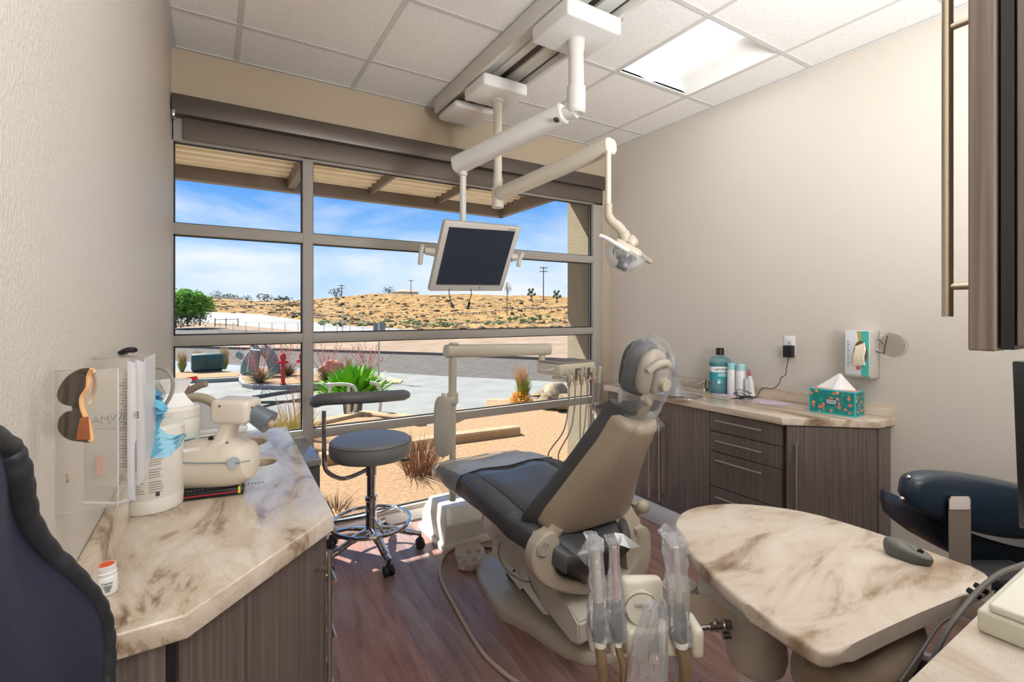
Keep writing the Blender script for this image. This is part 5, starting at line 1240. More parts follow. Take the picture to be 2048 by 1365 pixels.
for nm, a_, b_, c_ in (('left', V(870, 505, 2.45), V(850, 502, 2.44), (V(846, 490, 2.44), V(842, 510, 2.44), V(840, 530, 2.44))), ('right', V(1022, 516, 2.62), V(1034, 514, 2.63), (V(1046, 506, 2.63), V(1040, 518, 2.63), V(1036, 534, 2.63)))):
    h_ = part('side_handle', B().cyl(a_, b_, .022, .018, 16), MF, mo)
    part('grip', B().tube(spline(c_, 4), [.010]+[.012]*7+[.008], 10), MF, h_)
part('video_cable', B().tube(spline([V(898, 578, 2.5), V(899, 592, 2.5), V(902, 604, 2.5), V(906, 614, 2.5)], 5), .0022, 6).tube([V(903, 606, 2.5), V(907, 617, 2.5)], .005, 8), BLACKP, mo)
part('video_cable', B().tube(spline([V(941, 578, 2.55), V(943, 588, 2.55), V(940, 598, 2.55), V(938, 606, 2.55)], 5), .0022, 6).tube([V(939, 604, 2.55), V(936, 619, 2.55)], .007, 8), BLACKP, mo)

# ------------------------------------------------------------------ things on the left counter and left wall
LC = .871
SATIN = mat('canister_plastic', (226, 222, 212), .4, coat=.1)
def canister(px, py, r, h, label, cone=True, dd=None):
    p0 = P(px, py, Z=LC); t = thing('wipes_canister', label, 'canister', p0, group=None)
    prof = [(0, 0), (r*.97, 0), (r, .006), (r, .028), (r*.985, .032), (r*.985, h-.04), (r, h-.036), (r, h-.004), (r*.97, h), (0, h)]
    part('tub', B().lathe(prof, p0, 40), SATIN, t)
    part('lid', B().lathe([(0, h), (r*1.02, h), (r*1.02, h+.022), (r*.9, h+.03), (r*.3, h+.034), (0, h+.034)], p0, 36), SATIN, t)
    return t, p0
t, p0 = canister(303, 1012, .066, .17, 'large white wipes canister with printed label on the left counter')
dirc = (CAM-p0); dirc.z = 0; dirc.normalize(); ang0 = math.atan2(dirc.y, dirc.x)
def label_arc(a0, a1, z0, z1, r, n=10):
    b = B(); b.loft([[p0+Vector((r*math.cos(a0+(a1-a0)*k/n), r*math.sin(a0+(a1-a0)*k/n), z)) for k in range(n+1)] for z in (z0, z1)], closed=False); return b
part('label', label_arc(ang0-1.15, ang0+1.25, .034, .15, .0655, 24), mat('label_paper', (214, 208, 198), .6), t)
b = B(); random.seed(2)
for col in ((-.75, -.2), (-.08, .35)):
    for k in range(16):
        z = .05+k*.0058
        if k in (5, 10): continue
        x = label_arc(ang0+col[0], ang0+col[0]+(col[1]-col[0])*random.uniform(.75, 1), z, z+.0022, .0660, 8).bm
        me_ = bpy.data.meshes.new('t'); x.to_mesh(me_); b.bm.from_mesh(me_); bpy.data.meshes.remove(me_); x.free()
part('printed_text', b, mat('label_ink', (150, 144, 136), .7), t, flat=True)
part('printed_mark', label_arc(ang0+.12, ang0+.24, .040, .050, .0662, 4), INK, t, flat=True)
t, p0 = canister(348, 968, .060, .185, 'second white wipes canister with a wipe sticking out behind the first')
part('wipe', B().loft([[p0+Vector((r_*math.cos(2*PI*k/14)*(1+.2*math.sin(3*k)), r_*math.sin(2*PI*k/14), z)) for k in range(14)] for r_, z in ((.045, .215), (.03, .235), (.022, .25), (.035, .275), (.04, .285))]), mat('wipe_white', (236, 236, 234), .85), t)
dirc = (CAM-p0); dirc.z = 0; dirc.normalize(); ang0 = math.atan2(dirc.y, dirc.x)
part('label', label_arc(ang0-.9, ang0+1.3, .05, .15, .0597, 20), mat('label_pale_green', (206, 214, 204), .6), t)
part('printed_band', label_arc(ang0+.1, ang0+.9, .118, .128, .0602, 8), mat('green_print', (104, 134, 112), .6), t)
# handheld x-ray unit
d = 1.27
t = thing('handheld_xray', 'white pistol shaped handheld x-ray unit with a grey cone on the left counter', 'x-ray unit', V(440, 972, d))
XR_ = mat('xray_cream', (218, 208, 192), .38, coat=.2)
ax = (RT*1.0+Vector((0, 0, .10))).normalized()
bA, bB = V(350, 932, d), V(509, 918, d)
part('battery_body', B().lathe([(0, 0), (.042, .004), (.058, .02), (.0635, .05), (.0635, .15), (.060, .177), (.048, .199), (.028, .210), (0, .213)], bA, 30, axis=(bB-bA)), XR_, t)
part('side_stripe', B().tube([V(365, 926, d-.066), V(400, 927, d-.066), V(480, 926, d-.064), V(500, 922, d-.048)], .0018, 6), mat('stripe_blue_grey', (140, 150, 154), .5), t)
part('round_logo', B().cyl(V(467, 926, d-.067), V(467, 926, d-.063), .014, .014, 22), mat('logo_grey', (150, 160, 162), .5), t)
part('top_label', B().panel([V(366, 899, d-.075), V(398, 895, d-.075), V(398, 901, d-.076), V(366, 906, d-.076)], .001), PAPER, t)
b = B(); rg = []
for (x0_, x1_, y_, th_) in ((412, 470, 892, .045), (436, 468, 874, .032), (446, 474, 850, .028), (458, 486, 825, .028), (466, 496, 812, .03)):
    a_, c_ = V(x0_, y_, d), V(x1_, y_, d); n_ = 16; ring = []
    for k in range(n_):
        q = 2*PI*k/n_; ring.append(a_.lerp(c_, .5)+(c_-a_)*.5*math.copysign(abs(math.cos(q))**.7, math.cos(q))+FW*th_*math.copysign(abs(math.sin(q))**.7, math.sin(q)))
    rg.append(ring)
part('grip', b.loft(rg), XR_, t)
part('trigger', B().tube(spline([V(420, 874, d-.01), V(424, 884, d-.01), V(418, 892, d-.01), (V(408, 894, d-.01))], 4), .006, 8), BLACKP, t)
part('head', B().obox(V(473, 820, d), (.098, .080, .062), Matrix.Rotation(-TH, 4, 'Z') @ Matrix.Rotation(.04, 4, 'Y'), .014, 4), XR_, t)
for x, y in ((439, 813), (504, 816), (466, 844), (454, 886), (407, 896)):
    part('screw', B().cyl(V(x, y, d-.046 if y < 830 else d-.034), V(x, y, d-.040 if y < 830 else d-.02), .003, .003, 10), DGREY, t)
part('cone', B().cyl(V(506, 826, d), V(540, 846, d), .024, .030, 26), mat('cone_grey', (112, 122, 132), .35, .3), t)
part('cone_tip', B().cyl(V(536, 844, d), V(546, 853, d), .012, .010, 16), mat('cone_tip_tan', (176, 156, 130), .5), t)
# remote / charger strip
t = thing('bar_display', 'flat black bar shaped device with red stripe under the x-ray unit', 'electronic device', P(420, 992, Z=LC))
a_, c_ = P(352, 1006, Z=LC), P(487, 989, Z=LC)
dv = (c_-a_).normalized(); pv = Vector((-dv.y, dv.x, 0)); ln = (c_-a_).length
MM = Matrix(((dv.x, pv.x, 0, a_.x), (dv.y, pv.y, 0, a_.y), (0, 0, 1, LC), (0, 0, 0, 1)))
part('body', B().box(0, ln, 0, .036, 0, .020, .004, 2, MM), BLACKP, t)
part('red_stripe', B().box(.002, ln-.006, -.0006, 0, .008, .0105, 0, 1, MM), mat('red_line', (196, 40, 52), .5), t)
b = B()
for k in range(22): b.box(.01+k*.0085, .014+k*.0085, .008, .02, .0201, .0206, 0, 1, MM)
part('keys', b, mat('key_grey', (120, 120, 122), .5), t)
part('yellow_tab', B().box(ln-.012, ln-.007, -.0008, .034, .004, .0212, 0, 1, MM), mat('yellow_tab', (226, 214, 70), .5), t)
# white tray / bin behind
t = thing('plastic_bin', 'translucent white plastic bin behind the x-ray unit on the left counter', 'bin', P(430, 872, Z=LC))
q = P(385, 874, Z=LC); q2 = P(492, 862, Z=LC); dv = (q2-q).normalized(); pv = Vector((-dv.y, dv.x, 0)); ln = (q2-q).length
MM = Matrix(((dv.x, pv.x, 0, q.x), (dv.y, pv.y, 0, q.y), (0, 0, 1, LC), (0, 0, 0, 1)))
BINM = mat('bin_grey_white', (206, 206, 208), .45)
part('base', B().box(-.005, ln+.005, -.005, .115, 0, .022, .006, 2, MM), WHITEP, t)
part('walls', B().box(0, ln, 0, .006, .022, .12, .002, 1, MM).box(0, ln, .104, .11, .022, .12, .002, 1, MM).box(0, .006, 0, .11, .022, .12, .002, 1, MM).box(ln-.006, ln, 0, .11, .022, .12, .002, 1, MM), BINM, t)
# curved bracket
t = thing('curved_holder', 'curved beige plastic arch standing between the canister and the x-ray head', 'holder', P(385, 905, Z=LC))
pts = [V(346, 818, 1.50), V(356, 812, 1.50), V(370, 800, 1.50), (V(388, 795, 1.50)), V(408, 797, 1.50), V(426, 806, 1.50), V(434, 815, 1.50)]
part('arch', B().tube(spline(pts, 6), [.006]+[.014]*34+[.010]*2, 12, flat=1.0), mat('arch_taupe', (186, 174, 154), .4), t, ang=60)
part('tail', B().tube(spline([V(372, 796, 1.55), V(380, 782, 1.55), V(398, 772, 1.55), V(412, 768, 1.55)], 5), .011, 10), mat('taupe_dark', (150, 132, 120), .45), t)
part('stem', B().cyl(V(372, 800, 1.50), Vector((V(372, 800, 1.50).x, V(372, 800, 1.50).y, LC)), .010, .012, 12), mat('arch_taupe', (186, 174, 154), .4), t)
# spray bottle with red trigger
p0 = P(333, 905, Z=LC); d = p0.dot(FW)
t = thing('spray_bottle', 'clear spray bottle with green leaf label and red trigger by the left wall', 'spray bottle', p0)
hz = V(345, 790, d).z
part('bottle', B().lathe([(0, 0), (.040, 0), (.043, .006), (.043, hz-LC-.07), (.036, hz-LC-.035), (.016, hz-LC-.008), (.016, hz-LC+.012), (0, hz-LC+.012)], p0, 26), glassy('bottle_haze', (214, 220, 214), .45, .15, .2), t)
part('leaf_label', B().panel([V(318, 762, d-.044), V(330, 758, d-.044), V(332, 780, d-.044), V(320, 782, d-.044)], .001).panel([V(334, 778, d-.044), V(352, 778, d-.044), V(352, 786, d-.044), V(336, 786, d-.044)], .001), mat('leaf_print', (110, 176, 66), .6), t)
part('spray_head', B().obox(V(352, 772, d), (.075, .03, .035), Matrix.Rotation(-TH, 4, 'Z') @ Matrix.Rotation(-.1, 4, 'Y'), .008).cyl(V(345, 778, d), V(345, 794, d), .014, .016, 14), mat('head_taupe', (128, 122, 110), .5), t)
REDT = mat('red_trigger', (196, 20, 28), .35)
part('trigger', B().tube(spline([V(372, 764, d-.01), V(374, 774, d-.01), V(382, 786, d-.01), V(390, 794, d-.01)], 5), [.013, .014, .013]+[.011]*6+[.009]*5+[.005]*2, 10, flat=.7).obox(V(380, 759, d-.01), (.04, .025, .014), Matrix.Rotation(-TH, 4, 'Z') @ Matrix.Rotation(-.15, 4, 'Y'), .004), REDT, t)
solo('curled_tube', B().tube(spline([V(312, 736, 1.15), V(326, 738, 1.15), V(340, 748, 1.15), V(346, 768, 1.15), V(342, 790, 1.15), V(332, 808, 1.15), V(322, 824, 1.15), V(314, 850, 1.15)], 6), .0042, 8), mat('tube_grey', (146, 142, 134), .5), 'grey plastic tube curling down behind the clear wall holder', 'tube')
# acrylic holder on the wall
wy0, wy1 = P(107, 850, X=XL+.004).y, 1.34
z_t, z_b = P(107, 743, X=XL+.004).z, P(107, 1030, X=XL+.004).z
t = thing('wall_holder', 'clear acrylic wall holder with printed sheets and blue masks above the left counter', 'holder', (XL, 1.05, z_b))
part('back_plate', B().panel([V(107, 743, .65), V(236, 738, .72), V(236, 1013, .72), V(107, 1030, .65)], .003), ACRYL, t)
part('back_plate_edge', B().tube([V(107, 743, .65), V(236, 738, .72), V(236, 1013, .72), V(107, 1030, .65)], .0011, 6, True), ACRYLE, t)
dA, dB, dC = .80, .84, .98
pA0, pA1 = V(168, 722, dA), V(168, 968, dA)       # near sheet
pB0, pB1 = V(262, 716, dB), V(262, 975, dB)
part('side_sheet', B().panel([pA0, pB0, pB1, pA1], .003), ACRYL, t, flat=True)
part('printed_sheet', B().panel([V(172, 738, dA+.012), V(258, 744, dB+.012), V(258, 945, dB+.012), V(172, 965, dA+.012)], .001), mat('sheet_grey', (186, 178, 170), .7), t, flat=True)
x_d = (pB0-pA0).normalized()
tm = frame_mtx(V(222, 838, .828), x_d, (0, 0, 1))
text_mesh('BOWMAN', .0165, tm, 'lettering', INK, t, .0002, True)
b = B()
for k in range(4): b.obox(V(203+k*16, 847, .826), (.005, .0006, .003), Matrix.Rotation(-TH, 4, 'Z'))
for k in range(30):
    b.obox(V(250-(k % 3)*2, 760+k*6, .836), (.007+.003*((k*7) % 3), .0006, .0012), Matrix.Rotation(-TH, 4, 'Z'))
for k in range(14): b.obox(V(182+k*5, 858, .82), (.0026, .0006, .0014), Matrix.Rotation(-TH, 4, 'Z'))
part('printed_text', b, mat('print_grey', (110, 104, 98), .7), t, flat=True)
part('red_print', B().panel([V(193, 912, dA+.004), V(206, 911, dA+.006), V(206, 950, dA+.006), V(193, 952, dA+.004)], .0005), mat('faded_red', (206, 144, 136), .7), t, flat=True)
part('front_sheet', B().panel([V(258, 722, .835), V(271, 727, .85), V(271, 1003, .85), V(258, 996, .835)], .003), ACRYLE, t, flat=True)
part('front_sheet', B().panel([V(274, 720, .88), V(289, 724, .90), V(289, 960, .90), V(277, 972, .88)], .003), ACRYLE, t, flat=True)
part('front_sheet', B().panel([V(292, 716, .92), V(311, 708, .98), V(311, 880, .98), V(292, 948, .92)], .003), ACRYLE, t, flat=True)
part('top_sheet', B().panel([V(178, 716, .84), V(262, 716, .84), V(311, 709, .98), V(240, 709, 1.0)], .002), ACRYL, t, flat=True)
part('paper_edge', B().panel([V(262, 738, .85), V(273, 738, .87), V(273, 880, .87), V(262, 905, .85)], .002), mat('cream_edge', (222, 206, 186), .7), t, flat=True)
part('grey_card', B().panel([V(271, 735, .90), V(279, 735, .91), V(279, 940, .91), V(271, 945, .90)], .002), mat('grey_card', (140, 134, 130), .7), t, flat=True)
part('bottom_lip', B().tube([V(128, 1005, .78), V(230, 1007, .80), V(262, 1000, .84), V(262, 975, .84)], .0022, 6), ACRYLE, t)
part('hook', B().tube(spline([V(134, 948, .70), V(136, 958, .70), V(134, 966, .70)], 4), .0015, 6), STEEL, t)
solo('dark_clip', B().tube(spline([V(243, 708, 1.0), V(252, 702, 1.0), V(262, 700, 1.0), V(270, 702, 1.0)], 4), [.004]+[.012]*10+[.008]*2, 8, flat=.5), BLACKP, 'dark clip on top of the clear wall holder', 'clip')
# blue masks
random.seed(11)
def fold(pts0, pts1, th=.004, nz=.008):
    rg = []
    for i in range(len(pts0)):
        ring = []
        for k in range(12):
            f = k/11; p = pts0[i].lerp(pts1[i], f)+FW*(nz*math.sin(k*1.9+i*.7)); ring.append(p)
        rg.append(ring+[p+FW*th for p in reversed(ring)])
    return B().loft(rg)
BM = mat('blue_mask', (96, 168, 200), .8, bump=.2, bscale=60); BM2 = mat('light_blue_mask', (150, 200, 220), .8)
t = thing('face_mask', 'bright blue face mask fanning out of the clear wall holder', 'face mask', V(300, 915, .99))
part('mask_body', fold([V(303, 862, .99), V(310, 855, 1.0), V(325, 870, 1.02), V(345, 874, 1.04), V(366, 868, 1.05)], [V(300, 918, .97), V(318, 918, .99), V(338, 914, 1.01), (V(355, 898, 1.04)), V(366, 874, 1.05)]), BM2, t, flat=False, ang=80)
part('mask_body', fold([V(296, 790, .97), V(304, 800, .98), V(318, 806, .98), V(330, 820, .99)], [V(298, 915, .97), V(306, 880, .98), V(314, 850, .99), V(322, 838, .99)]), BM, t, ang=80)
part('mask_fold', fold([V(290, 860, .95), V(300, 862, .96), V(312, 868, .98)], [V(290, 918, .95), V(302, 916, .97), V(320, 905, .99)]), BM, t, ang=80)
t = thing('face_mask', 'darker blue crumpled mask at the top of the clear wall holder', 'face mask', V(312, 800, 1.02))
part('mask_body', fold([V(302, 775, 1.02), V(310, 784, 1.03), V(318, 790, 1.03)], [V(300, 830, 1.02), V(312, 812, 1.03), V(320, 800, 1.03)]), mat('deep_blue_mask', (70, 140, 178), .8), t, ang=80)
# sunglasses hanging
d = .575
t = thing('sunglasses', 'brown tinted wraparound sunglasses hanging on the edge of the clear wall holder', 'sunglasses', V(148, 885, d))
LENS = glassy('lens_brown', (96, 84, 72), .12, .08, .2); LM = mat('lens_tint', (62, 54, 46), .15, coat=.5)
def lens(pts, nm):
    pl = [V(x, y, d+.035*((x-115)/70)) for x, y in pts]; b = B(); n_ = Vector((0, 0, 0))
    vs = [b.bm.verts.new(p) for p in pl]; f_ = b.bm.faces.new(vs); f_.normal_update(); n_ = f_.normal.copy()
    r = bmesh.ops.extrude_face_region(b.bm, geom=[f_])
    for v in r['geom']:
        if isinstance(v, bmesh.types.BMVert): v.co += n_*.002
    return b
L1 = spline2([(182, 736), (160, 738), (138, 750), (122, 768), (114, 788), (117, 802), (128, 810), (144, 812), (156, 800), (165, 792), (172, 776)], 3)
L2 = spline2([(148, 822), (132, 824), (119, 836), (115, 852), (120, 868), (136, 880), (160, 884), (180, 884), (178, 860), (172, 838), (163, 824)], 3)
part('lens', lens(L1, 'l'), LM, t); part('lens', lens(L2, 'l'), LM, t)
part('bridge', B().panel([V(144, 808, d+.02), V(166, 796, d+.03), V(166, 828, d+.03), V(146, 824, d+.02)], .002), LM, t)
RIM = mat('tan_rim', (206, 156, 104), .4)
part('rim', B().tube(spline([V(184, 738, d+.01), V(178, 752, d+.012), (V(176, 775, d+.012)), V(164, 796, d+.01), V(166, 820, d+.01), V(176, 845, d+.012), V(182, 872, d+.012), V(181, 884, d+.01)], 6), .0028, 8, flat=.6), RIM, t)
part('temple', B().tube(spline([V(186, 742, d+.02), V(190, 765, d+.05), V(186, 790, d+.07), V(178, 808, d+.07)], 6), .0022, 8), mat('temple_peach', (222, 186, 156), .4), t)
part('orange_reflex_pad', B().panel([V(160, 836, d+.004), V(176, 834, d+.006), V(180, 880, d+.006), (V(152, 880, d+.004))], .001), mat('amber_pad', (146, 84, 48), .2), t)
# small orange-capped jar
p0 = P(211, 1186, Z=LC); 
t = thing('medicine_bottle', 'small white medicine bottle with an orange top on the left counter', 'bottle', p0)
part('jar', B().lathe([(0, 0), (.0155, 0), (.0165, .002), (.0165, .027), (.0145, .031), (.0155, .033), (.0155, .036), (.0135, .038), (.0145, .040), (.0145, .047), (.0125, .0475), (.0125, .045), (0, .045)], p0, 30), WHITEP, t)
part('orange_top', B().lathe([(0, .0445), (.0122, .0445), (.0122, .0468), (0, .0462)], p0, 24), mat('orange_plastic', (236, 96, 40), .4), t)
dirc = (CAM-p0); dirc.z = 0; dirc.normalize(); sx_ = Vector((-dirc.y, dirc.x, 0))
text_mesh('Topical', .0052, frame_mtx(p0+dirc*.0166+sx_*.002+Vector((0, 0, .021)), sx_, (0, 0, 1)), 'lettering', INK, t, .0003)
b = B()
for k in range(4): b.obox(p0+dirc*.0168+sx_*.003+Vector((0, 0, .016-.0028*k)), (.0008, .012-.002*k, .0011), Matrix.Rotation(math.atan2(dirc.y, dirc.x), 4, 'Z'))
b.obox(p0+dirc*.0158-sx_*.0085+Vector((0, 0, .015)), (.0008, .005, .006), Matrix.Rotation(math.atan2(dirc.y, dirc.x)-.55, 4, 'Z'))
part('label_print', b, INK, t, flat=True)

# x-ray apron hanging at the left
ol = [(-60, 860, .34), (0, 893, .40), (16, 912, .41), (30, 950, .42), (38, 1000, .44), (52, 1050, .46), (90, 1105, .49), (128, 1140, .51), (165, 1180, .54), (190, 1215, .56), (203, 1255, .575), (207, 1300, .58), (206, 1365, .58), (204, 1460, .58), (200, 1650, .58)]
og = spline([V(*o_) for o_ in ol], 5)
rows_ = []
for i, p in enumerate(og):
    f = i/len(og); inner = Vector((XL+.03, p.y-.28-.12*f, p.z-.03)); rr = []
    for k in range(13):
        u = k/12; q = inner.lerp(p, u); q.x += .015*math.sin(u*PI)+.004*math.sin(u*9+i*.12); q.x = max(q.x, XL+.022); rr.append(q)
    rows_.append(rr)
b = B().loft([rr+[q-Vector((.014, -.006, 0)) for q in reversed(rr)] for rr in rows_])
t = thing('lead_apron', 'navy blue x-ray apron with black pleated binding hanging on the left wall', 'x-ray apron', (XL+.02, .5, .5))
part('panel', b, mat('navy_cloth', (24, 29, 56), .7, bump=.2, bscale=40, var=.15, vscale=5), t, ang=80)
rr = [(.0115+.0016*abs(math.sin(i*.8))) for i in range(len(og))]
part('binding', B().tube(og, rr, 12, flat=.8), mat('black_binding', (44, 46, 50), .55, bump=.3, bscale=90), t, ang=80)

# ------------------------------------------------------------------ mobile table with stone top, supports, assistant instruments
TZ = .75
tp = [P(x, y, Z=TZ) for x, y in [(1500, 1212), (1458, 1180), (1405, 1130), (1370, 1092), (1352, 1062), (1350, 1042), (1362, 1025), (1392, 1013), (1440, 1007), (1500, 1008), (1570, 1016), (1640, 1030), (1740, 1060), (1850, 1098), (1940, 1132), (1972, 1146), (1980, 1158), (1970, 1172), (1840, 1226), (1740, 1272), (1680, 1300), (1650, 1304), (1625, 1296), (1560, 1255)]]
t = thing('mobile_table', 'rounded stone topped mobile table with a mouse on it at the lower right', 'table', (1.2, .7, 0))
part('table_top', B().prism(spline2([(v.x, v.y) for v in tp], 2), TZ-.032, TZ, .009, 4), ramp_mat('stone_top_table', [(0.30, (104, 84, 66)), (0.38, (160, 138, 114)), (0.47, (204, 190, 172)), (0.62, (218, 207, 192)), (0.75, (202, 187, 168))], scale=(1.1, 3.0, 2), nscale=2.6, detail=9, distortion=.8, rough=.3, coat=.15, nrough=.62, rot=(0, 0, .25), speck=(260, .62, (160, 138, 112), .3)), t)
part('under_box', B().prism([(1.02, .50), (1.40, .42), (1.42, .55), (1.30, .78), (1.02, .78)], TZ-.105, TZ-.033, .01), mat('pale_box', (192, 194, 188), .45), t)
# support bundle under the corner
cb = P(1770, 1310, Z=.62)
part('cable_bundle', B().tube(spline([(.98, .52, TZ-.10), (1.04, .46, TZ-.12), (1.12, .43, TZ-.11), (1.25, .44, TZ-.10), (1.36, .48, TZ-.12)], 6), .035, 12), mat('ribbed_beige', (150, 132, 112), .6, bump=.3, bscale=60), t)
part('post', B().cyl((1.06, .50, .0), (1.06, .50, TZ-.10), .018, .018, 18), CHROME, t)
for k in range(5):
    a = .4+2*PI*k/5; leg = part('leg', B().tube([(1.06, .50, .09), (1.06+.25*math.cos(a), .50+.25*math.sin(a), .06)], [.02, .014], 10), WHITEP, t)
    q = Vector((1.06+.25*math.cos(a), .50+.25*math.sin(a), 0)); sd = Vector((-math.sin(a), math.cos(a), 0))
    part('caster', B().cyl(q-sd*.02+Vector((0, 0, .03)), q+sd*.02+Vector((0, 0, .03)), .03, .03, 18), RUBBER, leg)
# mouse
a_, c_ = P(1765, 1095, Z=TZ), P(1868, 1122, Z=TZ)
mc = P(1815, 1118, Z=TZ); dv = (P(1866, 1132, Z=TZ)-P(1765, 1100, Z=TZ)); ang_ = math.atan2(dv.y, dv.x)
MM = Matrix.Translation(mc) @ Matrix.Rotation(ang_, 4, 'Z')
t = thing('computer_mouse', 'grey computer mouse on the stone topped table', 'mouse', mc)
ln = dv.length/2
def mouse_rings(zs_, k0=1.0):
    out = []
    for z, sc2 in zs_: out.append([MM @ Vector((ln*sc2*math.copysign(abs(math.cos(2*PI*k/32))**.85, math.cos(2*PI*k/32)), ln*.52*sc2*math.sin(2*PI*k/32), z*(1-.25*math.cos(2*PI*k/32)*k0))) for k in range(32)])
    return out
part('base', B().loft(mouse_rings([(0.001, .88), (.006, .96), (.016, 1.0), (.022, .98)])), mat('mouse_side', (84, 86, 88), .35, coat=.2), t)
part('top_shell', B().loft(mouse_rings([(.0225, .98), (.028, .93), (.031, .80), (.0335, .5), (.034, .1)])), mat('mouse_top', (104, 104, 98), .4), t, ang=60)
part('scroll_wheel', B().cyl(MM @ Vector((ln*.5, -.004, .026)), MM @ Vector((ln*.5, .004, .026)), .006, .006, 14), BLACKP, t)

# assistant arm and support column
ARM = mat('arm_taupe', (182, 170, 150), .4, coat=.15)
ac = thing('assistant_unit', 'cream assistant instrument holder on a jointed arm beside the stone table', 'dental unit', (1.0, .9, .2))
d = 1.30
j0 = V(1360, 1200, d)
part('joint', B().cyl(V(1360, 1215, d), V(1360, 1172, d), .046, .046, 28).cyl(V(1360, 1174, d), V(1360, 1166, d), .042, .042, 28), CREAM, ac)
part('arm', B().loft([[V(1345, 1185, d+.05), V(1345, 1255, d+.05), V(1345, 1255, d-.05), V(1345, 1185, d-.05)], [V(1450, 1195, 1.22), V(1450, 1268, 1.22), V(1450, 1268, 1.14), V(1450, 1195, 1.14)], [V(1500, 1205, 1.18), V(1500, 1265, 1.18), V(1500, 1265, 1.1), V(1500, 1205, 1.1)]]), ARM, ac)
part('connector', B().cyl(V(1325, 1208, d), V(1338, 1208, d), .018, .018, 16), WHITEP, ac)
dcol = 1.13
sc2 = V(1510, 1250, dcol)
col = part('support_cup', B().lathe([(0, 0), (.046, .002), (.060, .016), (.066, .04), (.060, .11), (.052, .16), (0, .165)], V(1512, 1338, dcol), 34), mat('cup_taupe', (176, 168, 154), .4, coat=.15), ac)
cb_ = V(1512, 1338, dcol)
part('column', B().lathe([(0, 0), (.040, 0), (.040, cb_.z), (0, cb_.z)], (cb_.x, cb_.y, .001), 28), OFFW, ac)
part('quick_connect', B().cyl(V(1400, 1258, 1.10), V(1425, 1254, 1.10), .006, .006, 12).cyl(V(1418, 1255, 1.10), V(1448, 1252, 1.10), .009, .009, 14).cyl(V(1432, 1240, 1.10), V(1432, 1262, 1.10), .006, .006, 10).cyl(V(1446, 1250, 1.10), V(1460, 1250, 1.10), .013, .013, 14), CHROME, ac)
part('quick_connect', B().cyl(V(1446, 1272, 1.10), V(1460, 1272, 1.10), .009, .009, 14), CHROME, ac)
part('thin_tube', B().tube(spline([V(1402, 1258, 1.10), V(1392, 1262, 1.08), V(1380, 1262, 1.05)], 5), .0028, 8), STEEL, ac)
# holder bar
d = .88
hc_ = V(1285, 1262, d)
yh = Matrix.Rotation(-TH, 4, 'Z')
def hb(px0, px1, py0, py1, dn=0.0, th=.05, bev=.010):
    a_, c_ = V(px0, py1, d+dn), V(px1, py0, d+dn); c0_ = (a_+c_)/2
    w_ = abs((c_-a_).dot(RT)); h_ = abs(c_.z-a_.z)
    return (c0_, (w_, th, h_), yh, bev, 3)
b = B().obox(*hb(1196, 1376, 1255, 1300, .02, .035)).obox(*hb(1175, 1199, 1240, 1288, 0, .06)).obox(*hb(1214, 1232, 1245, 1296, 0, .06)).obox(*hb(1246, 1356, 1248, 1300, 0, .05)).obox(*hb(1372, 1398, 1240, 1300, 0, .06))
part('holder_bar', b, CREAM, ac)
part('control_pad', B().obox(V(1284, 1208, d+.03), (.078, .028, .098), yh @ Matrix.Rotation(-.18, 4, 'X'), .012, 4), CREAM, ac)
kp = V(1284, 1218, d+.008)
rnd = part('round_cover', B().lathe([(0, 0), (.0295, 0), (.0295, .004), (.028, .005), (0, .005)], kp, 34, axis=(CAM-kp)), mat('cover_cream', (206, 200, 182), .4), ac)
part('cover_groove', B().tube([kp+(RT*math.cos(2*PI*k/40)+Vector((0, 0, 1))*math.sin(2*PI*k/40)*.9+(-FW)*.0)*.0305+(CAM-kp).normalized()*.004 for k in range(40)], .0011, 6, True), mat('groove_brown', (130, 104, 84), .6), rnd)
part('name_plate', B().obox(kp+(CAM-kp).normalized()*.006+Vector((0, 0, .006)), (.028, .0015, .0055), yh @ Matrix.Rotation(-.5, 4, 'X'), .0004), mat('plate_grey', (160, 154, 140), .4), rnd)
TB = mat('brown_tube', (142, 122, 92), .45)
